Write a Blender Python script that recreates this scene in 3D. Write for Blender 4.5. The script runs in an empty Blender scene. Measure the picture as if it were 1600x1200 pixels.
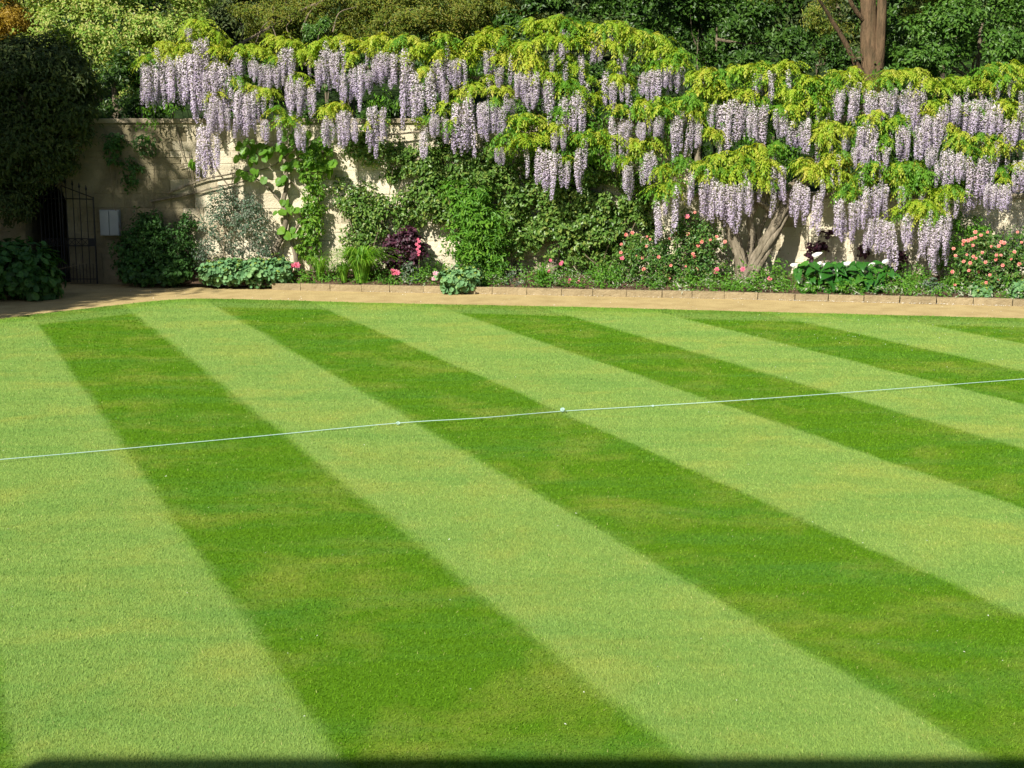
import bpy, math, random
import numpy as np
from mathutils import Vector, Matrix
rng = np.random.default_rng(7)
random.seed(7)
scene = bpy.context.scene
COL = scene.collection

# ------------------------------------------------------------------ camera
F_PX, EYE = 2300.0, 3.5
PITCH = math.atan(415 / F_PX)
cd = bpy.data.cameras.new('camera')
cam = bpy.data.objects.new('camera', cd)
COL.objects.link(cam)
cd.sensor_width = 36.0
cd.lens = F_PX / 1600 * 36.0
cd.clip_end = 500
cam.location = (0, 0, EYE)
cam.rotation_euler = (math.pi / 2 - PITCH, 0, 0)
scene.camera = cam
# ------------------------------------------------------------------ light
SUN_AZ, SUN_EL = math.radians(33), math.radians(38)
SUN_DIR = Vector((math.sin(SUN_AZ) * math.cos(SUN_EL), math.cos(SUN_AZ) * math.cos(SUN_EL), -math.sin(SUN_EL)))
sd = bpy.data.lights.new('sun', 'SUN')
sd.energy = 5.0
sd.angle = math.radians(0.53)
sd.color = (1.0, 0.945, 0.84)
sun = bpy.data.objects.new('sun', sd)
COL.objects.link(sun)
sun.location = (-10, -10, 20)
sun.rotation_euler = SUN_DIR.to_track_quat('-Z', 'Y').to_euler()
w = bpy.data.worlds.new('World')
scene.world = w
w.use_nodes = True
wn_ = w.node_tree
bg = wn_.nodes['Background']
sky = wn_.nodes.new('ShaderNodeTexSky')
sky.sky_type = 'NISHITA'
sky.sun_disc = False
sky.sun_elevation = SUN_EL
sky.sun_rotation = math.atan2(-SUN_DIR.x, -SUN_DIR.y)
wn_.links.new(sky.outputs[0], bg.inputs[0])
bg.inputs[1].default_value = 0.05
vs = scene.view_settings
vs.view_transform = 'Standard'
vs.look = 'None'
vs.exposure = 0.86
vs.gamma = 1.0
vs.use_curve_mapping = False
scene.cycles.max_bounces = 6
scene.cycles.transparent_max_bounces = 4
scene.cycles.use_denoising = True

# ------------------------------------------------------------------ coordinates
def ray(px, py):
    x = (px - 800) / F_PX
    y = -(py - 600) / F_PX
    return np.array([x, math.cos(PITCH) + y * math.sin(PITCH), -math.sin(PITCH) + y * math.cos(PITCH)])
CAM = np.array([0, 0, EYE])
def P(px, py, Y):
    d = ray(px, py)
    return CAM + d * (Y / d[1])
def G(px, py, z=0.0):
    d = ray(px, py)
    return CAM + d * ((z - EYE) / d[2])
WA = math.radians(-4.0)
W0 = np.array([-9.6, 31.5, 0.0])
WD = np.array([math.cos(WA), math.sin(WA), 0])
WN = np.array([math.sin(WA), -math.cos(WA), 0])      # towards the lawn
def W(px, py, off=0.0):
    d = ray(px, py)
    t = ((W0 + WN * off - CAM) @ WN) / (d @ WN)
    return CAM + d * t
def wall_s(p):
    return float((np.asarray(p) - W0) @ WD)
def WP(s, off, z):
    return W0 + WD * s + WN * off + np.array([0, 0, z])
KERB = [G(0, 441), G(160, 447), G(560, 456), G(880, 462), G(1160, 468), G(1600, 479), G(1900, 487)]
def kerb_y(x):
    return float(np.interp(x, [k[0] for k in KERB], [k[1] for k in KERB]))
def bed_z(x, y):
    ky = kerb_y(x)
    wy = W0[1] + (x - W0[0]) * math.tan(WA)
    t = min(1, max(0, (y - ky) / max(0.3, wy - ky)))
    return 0.09 + 0.24 * t

# ------------------------------------------------------------------ object helpers
def tag(o, label=None, cat=None, group=None, kind=None):
    if label: o['label'] = label
    if cat: o['category'] = cat
    if group: o['group'] = group
    if kind: o['kind'] = kind
    return o
def root(name, loc, label, cat, group=None):
    o = bpy.data.objects.new(name, None)
    o.location = Vector([float(v) for v in loc])
    o.empty_display_size = 0.2
    COL.objects.link(o)
    return tag(o, label, cat, group)
def wloc(o):
    v = np.array(o.location[:], float)
    while o.parent:
        o = o.parent
        v += np.array(o.location[:])
    return v
def link(name, me, parent=None, loc=(0, 0, 0), rot=None, scale=None):
    o = bpy.data.objects.new(name, me)
    COL.objects.link(o)
    o.location = Vector([float(v) for v in loc])
    if rot is not None: o.rotation_euler = rot
    if scale is not None: o.scale = scale
    if parent: o.parent = parent
    return o
def mesh_np(name, V, Fc, mat, attrs=None, smooth=False):
    """V (n,3); Fc (m,k) with one k, or a list of such arrays"""
    me = bpy.data.meshes.new(name)
    if not isinstance(Fc, list): Fc = [Fc]
    V = np.ascontiguousarray(V, dtype=np.float32)
    me.vertices.add(len(V))
    me.vertices.foreach_set('co', V.ravel())
    loops = np.concatenate([f.ravel() for f in Fc]).astype(np.int32)
    tot = np.concatenate([np.full(len(f), f.shape[1], np.int32) for f in Fc])
    start = np.concatenate([[0], np.cumsum(tot)[:-1]]).astype(np.int32)
    me.loops.add(len(loops))
    me.loops.foreach_set('vertex_index', loops)
    me.polygons.add(len(tot))
    me.polygons.foreach_set('loop_start', start)
    me.polygons.foreach_set('loop_total', tot)
    me.polygons.foreach_set('use_smooth', np.full(len(tot), bool(smooth)))
    me.update(calc_edges=True)
    for k, a in (attrs or {}).items():
        at = me.attributes.new(k, 'FLOAT', 'POINT')
        at.data.foreach_set('value', np.ascontiguousarray(a, dtype=np.float32))
    for m in (mat if isinstance(mat, list) else [mat]):
        me.materials.append(m)
    return me
def part(name, V, Fc, mat, parent=None, attrs=None, smooth=False, kind=None):
    V = np.asarray(V, float)
    if parent is not None: V = V - wloc(parent)
    o = link(name, mesh_np(name, V, Fc, mat, attrs, smooth), parent)
    if kind: o['kind'] = kind
    return o
class Buf:
    def __init__(s):
        s.V = []; s.F = {}; s.A = {}; s.n = 0
    def add(s, V, F, **attrs):
        V = np.asarray(V, float).reshape(-1, 3)
        F = np.asarray(F)
        s.V.append(V)
        s.F.setdefault(F.shape[1], []).append(F + s.n)
        for k, a in attrs.items():
            s.A.setdefault(k, []).append(np.broadcast_to(a, len(V)).astype(float))
        s.n += len(V)
        return s
    def arrays(s):
        return np.concatenate(s.V), [np.concatenate(f) for f in s.F.values()], {k: np.concatenate(a) for k, a in s.A.items()}
    def part(s, name, mat, parent=None, smooth=False, kind=None):
        V, F, A = s.arrays()
        return part(name, V, F, mat, parent, A, smooth, kind)
    def mesh(s, name, mat, smooth=False):
        V, F, A = s.arrays()
        return mesh_np(name, V, F, mat, A, smooth)
def unit(a):
    a = np.asarray(a, float)
    return a / (np.linalg.norm(a, axis=-1, keepdims=True) + 1e-9)
BOXF = np.array([[0, 1, 3, 2], [4, 6, 7, 5], [0, 4, 5, 1], [2, 3, 7, 6], [0, 2, 6, 4], [1, 5, 7, 3]])
def box(c, sx, sy, sz, ax=None):
    c = np.asarray(c, float)
    if ax is None: ax = np.eye(3)
    V = []
    for i in (-1, 1):
        for j in (-1, 1):
            for k in (-1, 1):
                V.append(c + ax[0] * i * sx / 2 + ax[1] * j * sy / 2 + ax[2] * k * sz / 2)
    return np.array(V), BOXF
WAX = np.array([WD, -WN, [0, 0, 1.0]])
def stone(c, sx, sy, sz, ax, bev=0.012, jit=0.006, r=rng):
    """bevelled, slightly uneven block: front ring inset; 16 verts"""
    c = np.asarray(c, float)
    hx, hy, hz = sx / 2, sy / 2, sz / 2
    V = []
    for (y, ins) in ((hy, 0), (-hy + bev, 0), (-hy, bev)):
        for (a, b) in ((-1, -1), (1, -1), (1, 1), (-1, 1)):
            p = np.array([a * (hx - ins), y, b * (hz - ins)])
            if y < 0: p += r.normal(0, jit, 3) * (1, .6, 1)
            V.append(c + ax[0] * p[0] + ax[1] * p[1] + ax[2] * p[2])
    Fq = []
    for k in range(2):
        for i in range(4):
            j = (i + 1) % 4
            Fq.append([k * 4 + i, k * 4 + j, k * 4 + 4 + j, k * 4 + 4 + i])
    Fq.append([8, 9, 10, 11]); Fq.append([3, 2, 1, 0])
    return np.array(V), np.array(Fq)
def tube(pts, radii, sides=8, rough=0.0, r=rng):
    pts = np.asarray(pts, float)
    n = len(pts)
    radii = np.broadcast_to(radii, n)
    T = unit(np.gradient(pts, axis=0))
    V = []
    ref = np.array([0.31, 0.2, 0.93])
    prev = unit(np.cross(T[0], ref) + 1e-6)
    ph = r.random(3) * 6
    for i in range(n):
        a = unit(prev - T[i] * (prev @ T[i]))
        b = np.cross(T[i], a)
        prev = a
        for k in range(sides):
            th = 2 * math.pi * k / sides
            rr = radii[i] * (1 + rough * (math.sin(3 * th + i * .5 + ph[0]) * .6 + math.sin(5 * th + i * .9 + ph[1]) * .4) + r.normal(0, rough * .25))
            V.append(pts[i] + (a * math.cos(th) + b * math.sin(th)) * rr)
    Fq = []
    for i in range(n - 1):
        for k in range(sides):
            k2 = (k + 1) % sides
            Fq.append([i * sides + k, i * sides + k2, (i + 1) * sides + k2, (i + 1) * sides + k])
    V.append(pts[0]); V.append(pts[-1])
    base = len(V) - 2
    for k in range(sides):   # caps as degenerate quads avoided: use tri in quad buffer via repeat ring point
        pass
    return np.array(V), np.array(Fq)
def smooth_path(pts, n=4):
    """Catmull-Rom through pts"""
    pts = [np.asarray(p, float) for p in pts]
    if len(pts) < 3: return np.array([pts[0] * (1 - t) + pts[-1] * t for t in np.linspace(0, 1, n + 1)])
    q = [2 * pts[0] - pts[1]] + pts + [2 * pts[-1] - pts[-2]]
    out = []
    for i in range(1, len(q) - 2):
        for t in np.linspace(0, 1, n, endpoint=False):
            a, b, c, d = q[i - 1], q[i], q[i + 1], q[i + 2]
            out.append(.5 * ((2 * b) + (-a + c) * t + (2 * a - 5 * b + 4 * c - d) * t * t + (-a + 3 * b - 3 * c + d) * t ** 3))
    out.append(q[-2])
    return np.array(out)

# ------------------------------------------------------------------ materials
def nm(name):
    m = bpy.data.materials.new(name)
    m.use_nodes = True
    nt = m.node_tree
    nt.nodes.clear()
    return m, nt
def N(nt, t, **kw):
    n = nt.nodes.new(t)
    for k, v in kw.items(): setattr(n, k, v)
    return n
def ramp(nt, fac, stops, interp='LINEAR'):
    r = N(nt, 'ShaderNodeValToRGB')
    r.color_ramp.interpolation = interp
    e = r.color_ramp.elements
    while len(e) > 1: e.remove(e[-1])
    e[0].position = stops[0][0]; e[0].color = (*stops[0][1], 1)
    for p, c in stops[1:]:
        q = e.new(p); q.color = (*c, 1)
    nt.links.new(fac, r.inputs[0])
    return r.outputs[0]
def noise(nt, scale, detail=4, rough=.6, vec=None, dist=0.0):
    n = N(nt, 'ShaderNodeTexNoise')
    n.inputs['Scale'].default_value = scale
    n.inputs['Detail'].default_value = detail
    n.inputs['Roughness'].default_value = rough
    n.inputs['Distortion'].default_value = dist
    if vec is not None: nt.links.new(vec, n.inputs['Vector'])
    return n.outputs['Fac']
def mixc(nt, a, b, f, mode='MIX'):
    m = N(nt, 'ShaderNodeMix', data_type='RGBA', blend_type=mode)
    for v, i in ((f, 0), (a, 6), (b, 7)):
        if isinstance(v, (int, float)): m.inputs[i].default_value = v
        elif isinstance(v, tuple): m.inputs[i].default_value = (*v, 1)
        else: nt.links.new(v, m.inputs[i])
    return m.outputs[2]
def math_(nt, op, a, b=0.0, c=None):
    m = N(nt, 'ShaderNodeMath', operation=op)
    for v, i in ((a, 0), (b, 1), (c, 2)):
        if v is None: continue
        if isinstance(v, (int, float)): m.inputs[i].default_value = v
        else: nt.links.new(v, m.inputs[i])
    return m.outputs[0]
def obj_coords(nt):
    return N(nt, 'ShaderNodeTexCoord').outputs['Object']
def geo_pos(nt):
    return N(nt, 'ShaderNodeNewGeometry').outputs['Position']
def attr(nt, name):
    return N(nt, 'ShaderNodeAttribute', attribute_name=name).outputs['Fac']
def finish(nt, col, rough=.8, spec=.3, bump=None, bumpd=.02, normal=None, trans=0.0, transcol=None):
    out = N(nt, 'ShaderNodeOutputMaterial')
    b = N(nt, 'ShaderNodeBsdfPrincipled')
    if isinstance(col, tuple): b.inputs['Base Color'].default_value = (*col, 1)
    else: nt.links.new(col, b.inputs['Base Color'])
    if isinstance(rough, (int, float)): b.inputs['Roughness'].default_value = rough
    else: nt.links.new(rough, b.inputs['Roughness'])
    b.inputs['Specular IOR Level'].default_value = spec
    if bump is not None:
        bp = N(nt, 'ShaderNodeBump')
        bp.inputs['Strength'].default_value = 1.0
        bp.inputs['Distance'].default_value = bumpd
        nt.links.new(bump, bp.inputs['Height'])
        nt.links.new(bp.outputs[0], b.inputs['Normal'])
    if trans > 0:
        t = N(nt, 'ShaderNodeBsdfTranslucent')
        if transcol is None: transcol = col
        if isinstance(transcol, tuple): t.inputs[0].default_value = (*transcol, 1)
        else: nt.links.new(transcol, t.inputs[0])
        m = N(nt, 'ShaderNodeMixShader')
        m.inputs[0].default_value = trans
        nt.links.new(b.outputs[0], m.inputs[1]); nt.links.new(t.outputs[0], m.inputs[2])
        nt.links.new(m.outputs[0], out.inputs[0])
    else:
        nt.links.new(b.outputs[0], out.inputs[0])
    return b
def leaf_mat(name, cols, rough=.55, spec=.35, trans=.32, big=.6, vary=.35):
    """cols: palette from old to young leaf; picked per leaf by attribute rnd, drifting over the plant"""
    m, nt = nm(name)
    pos = geo_pos(nt)
    f = math_(nt, 'ADD', math_(nt, 'MULTIPLY', attr(nt, 'rnd'), 1 - vary),
              math_(nt, 'MULTIPLY', noise(nt, 1 / big, 2, .5, pos), vary))
    n = len(cols)
    c = ramp(nt, f, [(0.1 + .8 * i / max(1, n - 1), cols[i]) for i in range(n)])
    tc = mixc(nt, c, (1.6, 1.5, .5), 1.0, 'MULTIPLY')
    finish(nt, c, rough, spec, trans=trans, transcol=tc)
    return m
def bark_mat(name, c1, c2, scale=14):
    m, nt = nm(name)
    pos = obj_coords(nt)
    mp = N(nt, 'ShaderNodeMapping'); mp.inputs['Scale'].default_value = (1, 1, .22)
    nt.links.new(pos, mp.inputs[0])
    n1 = noise(nt, scale, 6, .7, mp.outputs[0], .6)
    n2 = noise(nt, 3, 3, .5, pos)
    c = mixc(nt, ramp(nt, n1, [(.3, c1), (.7, c2)]), (.10, .11, .05), math_(nt, 'MULTIPLY', n2, .35))
    finish(nt, c, .9, .15, n1, .06)
    return m

LM = {}
LM['wist'] = leaf_mat('wisteria_leaf', [(.09, .22, .014), (.18, .34, .022), (.33, .43, .035), (.45, .45, .07), (.46, .36, .10)], trans=.46, vary=.45, big=.9)
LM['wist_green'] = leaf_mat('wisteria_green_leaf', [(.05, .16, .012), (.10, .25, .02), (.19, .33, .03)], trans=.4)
LM['rose'] = leaf_mat('climber_leaf', [(.038, .10, .012), (.080, .17, .024), (.14, .24, .048), (.22, .25, .05)], rough=.42, spec=.4, trans=.22, big=.5)
LM['rose_brown'] = leaf_mat('rose_young_leaf', [(.03, .10, .02), (.06, .16, .025), (.10, .20, .035), (.16, .15, .05)], rough=.45, trans=.25)
LM['bright'] = leaf_mat('bright_leaf', [(.05, .16, .015), (.10, .25, .02), (.16, .31, .03)], trans=.3)
LM['silver'] = leaf_mat('silver_leaf', [(.055, .11, .055), (.09, .155, .095), (.14, .19, .135), (.16, .14, .12)], rough=.6, trans=.2)
LM['alchemilla'] = leaf_mat('mantle_leaf', [(.07, .18, .07), (.12, .26, .10), (.19, .33, .12)], rough=.65, trans=.22)
LM['lime'] = leaf_mat('lime_flower', [(.30, .42, .05), (.40, .48, .07)], trans=.3)
LM['grassy'] = leaf_mat('strap_leaf', [(.07, .21, .015), (.14, .32, .03), (.24, .40, .05)], trans=.35, rough=.4)
LM['purple'] = leaf_mat('purple_leaf', [(.03, .010, .022), (.055, .018, .035), (.10, .03, .05)], rough=.45, trans=.2)
LM['kiwi'] = leaf_mat('round_leaf', [(.06, .17, .016), (.12, .26, .025), (.22, .35, .04)], rough=.45, trans=.4)
LM['arum'] = leaf_mat('arum_leaf', [(.018, .085, .010), (.035, .135, .016), (.07, .20, .025)], rough=.22, spec=.6, trans=.2)
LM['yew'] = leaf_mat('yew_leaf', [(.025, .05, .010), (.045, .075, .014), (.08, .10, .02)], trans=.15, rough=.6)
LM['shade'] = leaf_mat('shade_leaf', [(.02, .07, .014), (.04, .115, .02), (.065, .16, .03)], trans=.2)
LM['bglight'] = leaf_mat('pale_shrub_leaf', [(.10, .23, .02), (.22, .35, .05), (.36, .42, .10), (.42, .36, .14)], trans=.3, big=1.2)
LM['bggold'] = leaf_mat('golden_leaf', [(.22, .15, .015), (.36, .25, .025), (.42, .30, .05)], trans=.3)
LM['bgolive'] = leaf_mat('olive_leaf', [(.06, .12, .010), (.12, .18, .018), (.20, .22, .025), (.24, .20, .035)], trans=.25, big=1.5)
LM['bgdark'] = leaf_mat('laurel_leaf', [(.020, .058, .007), (.038, .095, .010), (.075, .15, .020)], rough=.45, spec=.35, trans=.2, big=1.5)
LM['bgmid'] = leaf_mat('mid_green_leaf', [(.032, .09, .010), (.065, .155, .018), (.12, .22, .035)], rough=.45, spec=.35, trans=.25, big=1.5)
M_BARK = bark_mat('grey_brown_bark', (.10, .075, .05), (.27, .22, .16))
M_WBARK = bark_mat('wisteria_bark', (.085, .066, .048), (.33, .275, .21), 9)
M_RBARK = bark_mat('reddish_bark', (.035, .022, .014), (.20, .12, .07), 9)
M_TWIG = bark_mat('twig_bark', (.16, .12, .08), (.34, .27, .19), 25)

def flat(name, col, rough=.6, spec=.3, trans=0, metal=0, nz=.12, ns=8):
    m, nt = nm(name)
    c = mixc(nt, col, tuple(v * (1 - nz * 2) for v in col), noise(nt, ns, 4, .6, obj_coords(nt)))
    b = finish(nt, c, rough, spec, trans=trans)
    b.inputs['Metallic'].default_value = metal
    return m
def petal_mat(name, stops):
    m, nt = nm(name)
    c = ramp(nt, attr(nt, 'rnd'), stops)
    finish(nt, c, .6, .2, trans=.3)
    return m
def raceme_mat():
    m, nt = nm('wisteria_floret')
    a = attr(nt, 'tt')
    pale = mixc(nt, (.85, .80, .83), (.62, .55, .66), attr(nt, 'rnd'))
    tip = mixc(nt, (.72, .65, .80), (.48, .40, .60), attr(nt, 'rnd'))
    n1 = noise(nt, .8, 2, .5, geo_pos(nt))
    f = math_(nt, 'ADD', a, math_(nt, 'MULTIPLY', math_(nt, 'SUBTRACT', n1, .5), 1.1))
    c = mixc(nt, pale, tip, ramp(nt, f, [(.25, (0, 0, 0)), (1.0, (1, 1, 1))]))
    c = mixc(nt, c, (.22, .24, .08), ramp(nt, attr(nt, 'rnd'), [(.90, (0, 0, 0)), (.93, (1, 1, 1))]))
    orr = N(nt, 'ShaderNodeObjectInfo').outputs['Random']
    c = mixc(nt, c, mixc(nt, c, (.80, .76, .80), 1.0, 'MULTIPLY'), orr)
    finish(nt, c, .7, .12, trans=.32)
    return m
M_RAC = raceme_mat()
M_PINK = petal_mat('pink_petal', [(0, (.60, .08, .16)), (1, (.85, .30, .42))])
M_SALMON = petal_mat('salmon_petal', [(0, (.62, .10, .10)), (.45, (.80, .27, .22)), (.8, (.86, .50, .42)), (1, (.88, .72, .62))])
M_WHITE = petal_mat('white_petal', [(0, (.80, .80, .74)), (1, (.88, .88, .84))])
M_IRON = flat('black_iron', (.018, .018, .020), .5, .4, metal=.3)
M_PANEL = flat('grey_white_paint', (.33, .35, .37), .5, .3)
M_STRING = flat('pale_blue_twine', (.44, .62, .58), .8, .1, ns=60)

# ------------------------------------------------------------------ lawn
EDGES = [-3.4, -1.55, .42, 2.20, 4.08, 5.78, 7.74, 9.95, 11.80, 13.65, 15.5, 17.4]
FAR = [G(-420, 560), G(0, 501), G(140, 484), G(250, 472), G(320, 469), G(460, 472), G(600, 476), G(900, 482), G(1200, 490), G(1600, 500), G(1950, 509)]
def stripe_setup(nt, light, dark, band):
    """mown bands: a value from the ground position gives the stripe colour"""
    pos = geo_pos(nt)
    sp = N(nt, 'ShaderNodeSeparateXYZ'); nt.links.new(pos, sp.inputs[0])
    u = math_(nt, 'ADD', sp.outputs[0], math_(nt, 'MULTIPLY', sp.outputs[1], .413))
    wob = math_(nt, 'MULTIPLY', math_(nt, 'SUBTRACT', noise(nt, .45, 3, .6, pos), .5), .28)
    fine = math_(nt, 'MULTIPLY', math_(nt, 'SUBTRACT', noise(nt, 9, 4, .8, pos), .5), .22)
    u = math_(nt, 'ADD', math_(nt, 'ADD', u, wob), fine)
    t = math_(nt, 'DIVIDE', math_(nt, 'ADD', u, 4.0), 22.0)
    st = []
    for i, e in enumerate(EDGES):
        q = (e + 4) / 22
        a, b = ((0, 0, 0), (1, 1, 1)) if i % 2 == 1 else ((1, 1, 1), (0, 0, 0))
        st += [(max(0, q - .0022), a), (q + .0022, b)]
    f = ramp(nt, t, st)
    # the mower's turning band along the far edge (distance to the edge line)
    A, B = FAR[5], FAR[9]
    n = unit(np.array([-(B - A)[1], (B - A)[0]]))
    d1 = math_(nt, 'SUBTRACT', float(n @ A[:2]), math_(nt, 'ADD', math_(nt, 'MULTIPLY', sp.outputs[0], float(n[0])), math_(nt, 'MULTIPLY', sp.outputs[1], float(n[1]))))
    A2, B2 = FAR[1], FAR[3]
    n2 = unit(np.array([-(B2 - A2)[1], (B2 - A2)[0]]))
    d2 = math_(nt, 'SUBTRACT', float(n2 @ A2[:2]), math_(nt, 'ADD', math_(nt, 'MULTIPLY', sp.outputs[0], float(n2[0])), math_(nt, 'MULTIPLY', sp.outputs[1], float(n2[1]))))
    d = math_(nt, 'ADD', math_(nt, 'MINIMUM', d1, d2), math_(nt, 'MULTIPLY', wob, .8))
    e1 = ramp(nt, math_(nt, 'DIVIDE', d, 3.0), [(.0, (.62, .62, .62)), (.14, (.55, .55, .55)), (.19, (.2, .2, .2)), (.36, (.15, .15, .15)), (.44, (0, 0, 0))])
    sel = ramp(nt, math_(nt, 'DIVIDE', d, 3.0), [(.36, (0, 0, 0)), (.44, (1, 1, 1))])
    f = mixc(nt, e1, f, sel)
    c = mixc(nt, light, dark, f)  # light and dark sheen of the leaning grass, painted in as stripe colour
    # drier, yellower drifts
    y = noise(nt, .9, 5, .65, pos, .4)
    c = mixc(nt, c, (.34, .34, .07), math_(nt, 'MULTIPLY', ramp(nt, y, [(.47, (0, 0, 0)), (.70, (1, 1, 1))]), .42))
    mp = N(nt, 'ShaderNodeMapping'); mp.inputs['Rotation'].default_value = (0, 0, math.radians(-14)); mp.inputs['Scale'].default_value = (.5, 2.2, 1)
    nt.links.new(pos, mp.inputs[0])
    g2 = noise(nt, .8, 5, .7, mp.outputs[0])
    c = mixc(nt, c, (.07, .22, .04), math_(nt, 'MULTIPLY', ramp(nt, g2, [(.45, (0, 0, 0)), (.68, (1, 1, 1))]), .36))
    return c, pos
def lawn_mat():
    m, nt = nm('mown_turf')
    c, pos = stripe_setup(nt, (.178, .288, .060), (.082, .190, .007), None)
    s1 = noise(nt, 55, 5, .8, pos)
    c = mixc(nt, c, mixc(nt, c, (.35, .42, .25), 1.0, 'MULTIPLY'), ramp(nt, s1, [(.34, (.5, .5, .5)), (.50, (0, 0, 0))]))
    finish(nt, c, .85, .08, s1, .008)
    return m
def blade_mat():
    m, nt = nm('grass_blade')
    c, pos = stripe_setup(nt, (.212, .330, .076), (.118, .262, .009), None)
    c = mixc(nt, c, mixc(nt, c, (1.26, 1.18, 1.06), 1.0, 'MULTIPLY'), attr(nt, 'rnd'))
    c = mixc(nt, c, (.50, .46, .20), ramp(nt, attr(nt, 'rnd'), [(.985, (0, 0, 0)), (.99, (.6, .6, .6))]))
    finish(nt, c, .6, .15, trans=.3)
    return m
def densify(poly, step=.5):
    out = []
    for i in range(len(poly) - 1):
        a, b = np.array(poly[i][:2]), np.array(poly[i + 1][:2])
        n = max(1, int(np.linalg.norm(b - a) / step))
        for k in range(n): out.append(a + (b - a) * k / n)
    out.append(np.array(poly[-1][:2]))
    return np.array(out)
far = smooth_path([p[:2].tolist() + [0] for p in FAR], 8)[:, :2]
far[:, 1] += .015 * np.sin(far[:, 0] * 7) + .01 * np.sin(far[:, 0] * 17)
LEFTX = -30
lb = Buf()
n = len(far)
top = np.column_stack([far, np.full(n, .03)])
V = [top]
rows = 24
fr = []
for k in range(rows + 1):
    t = k / rows
    y = far[:, 1] * (1 - t) + (-.55) * t
    # keep the left edge slanting outwards so the lawn fills the court
    x = far[:, 0] + (far[:, 0] - 0) * 0.0
    x = np.where(far[:, 0] < -6.5, far[:, 0] - t * 2, x)
    fr.append(np.column_stack([x, y, np.full(n, .03)]))
V = np.concatenate(fr)
idx = np.arange((rows + 1) * n).reshape(rows + 1, n)
Fq = np.stack([idx[:-1, :-1], idx[1:, :-1], idx[1:, 1:], idx[:-1, 1:]], -1).reshape(-1, 4)
lb.add(V, Fq)
skirt = np.concatenate([top, top - [0, -.02, .035]])
i0 = np.arange(n - 1)
lb.add(skirt, np.stack([i0, i0 + 1, i0 + 1 + n, i0 + n], -1))
lawn = lb.part('lawn', lawn_mat())
tag(lawn, 'striped mown lawn in light and dark green bands', kind='structure')

# real blades over the part in view
def grass():
    n = 1000000
    # sample depth so that the blades get sparser with distance
    uu = rng.random(n)
    Y = 7.0 * (28.6 / 7.0) ** (uu ** .92)
    X = (rng.random(n) * 2 - 1) * (Y * .355 + .25)
    yf = np.interp(X, far[:, 0], far[:, 1])
    k = Y < yf - .01
    X, Y = X[k], Y[k]
    # tufted placement
    X = X + rng.normal(0, .004, len(X)); n = len(X)
    u = X + .413 * Y
    dark = (np.searchsorted(EDGES, u) % 2 == 0)
    ln = rng.uniform(.012, .026, n) * (1 + (Y - 7) * .012)
    wd = rng.uniform(.0018, .0036, n) * (1 + (Y - 7) * .09)
    along = np.array([-.38, .925])
    sgn = np.where(dark, -1.0, 1.0)
    lean = np.column_stack([along[0] * sgn, along[1] * sgn]) * .55 + rng.normal(0, .45, (n, 2))
    up = unit(np.column_stack([lean, np.full(n, .6)]))
    th = rng.random(n) * math.pi
    side = np.column_stack([np.cos(th), np.sin(th), np.zeros(n)])
    base = np.column_stack([X, Y, np.full(n, .028)])
    V = np.stack([base - side * wd[:, None], base + side * wd[:, None], base + up * ln[:, None]], 1).reshape(-1, 3)
    Fc = np.arange(3 * n).reshape(-1, 3)
    r = np.repeat(rng.random(n), 3)
    o = part('grass', V, Fc, blade_mat(), None, {'rnd': r})
    tag(o, 'short mown grass blades covering the striped lawn', 'grass', kind='stuff')
grass()

# ------------------------------------------------------------------ ground, path, bed
def gravel_mat(name, c1, c2, c3):
    m, nt = nm(name)
    pos = geo_pos(nt)
    a = noise(nt, 45, 3, .8, pos); b = noise(nt, 2.2, 4, .6, pos)
    c = mixc(nt, ramp(nt, a, [(.3, c1), (.5, c2), (.72, c3)]), (.72, .72, .72), math_(nt, 'MULTIPLY', b, .0))
    c = mixc(nt, c, mixc(nt, c, (.78, .76, .72), 1.0, 'MULTIPLY'), ramp(nt, b, [(.4, (0, 0, 0)), (.7, (1, 1, 1))]))
    finish(nt, c, .95, .1, a, .012)
    return m
def soil_mat():
    m, nt = nm('soil')
    pos = geo_pos(nt)
    a = noise(nt, 18, 6, .75, pos)
    c = ramp(nt, a, [(.3, (.05, .032, .02)), (.55, (.14, .09, .06)), (.75, (.26, .17, .11))])
    finish(nt, c, .95, .1, a, .05)
    return m
M_SOIL = soil_mat()
M_PATH = gravel_mat('gravel', (.28, .19, .085), (.46, .355, .165), (.60, .49, .26))
def leafmould():
    m, nt = nm('woodland_floor')
    pos = geo_pos(nt)
    a = noise(nt, 2.5, 8, .8, pos)
    c = ramp(nt, a, [(.35, (.012, .025, .008)), (.6, (.03, .055, .015)), (.8, (.06, .08, .025))])
    finish(nt, c, .95, .1, a, .15)
    return m
M_FLOOR = leafmould()
g = part('ground', [[-160, -60, -.03], [160, -60, -.03], [160, 220, -.03], [-160, 220, -.03]], np.array([[0, 1, 2, 3]]), M_FLOOR)
tag(g, 'ground beneath the court and the wood', kind='structure')
xs = np.linspace(-24, 16, 90)
pb = Buf()
pv = np.concatenate([np.column_stack([xs, np.full(90, -.9), np.full(90, .0)]), np.column_stack([xs, [kerb_y(x) + .5 for x in xs], np.full(90, .0)])])
i0 = np.arange(89)
pb.add(pv, np.stack([i0, i0 + 1, i0 + 91, i0 + 90], -1))
path = pb.part('path', M_PATH)
tag(path, 'tan gravel path curving along the far edge of the lawn', kind='structure')
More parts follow.
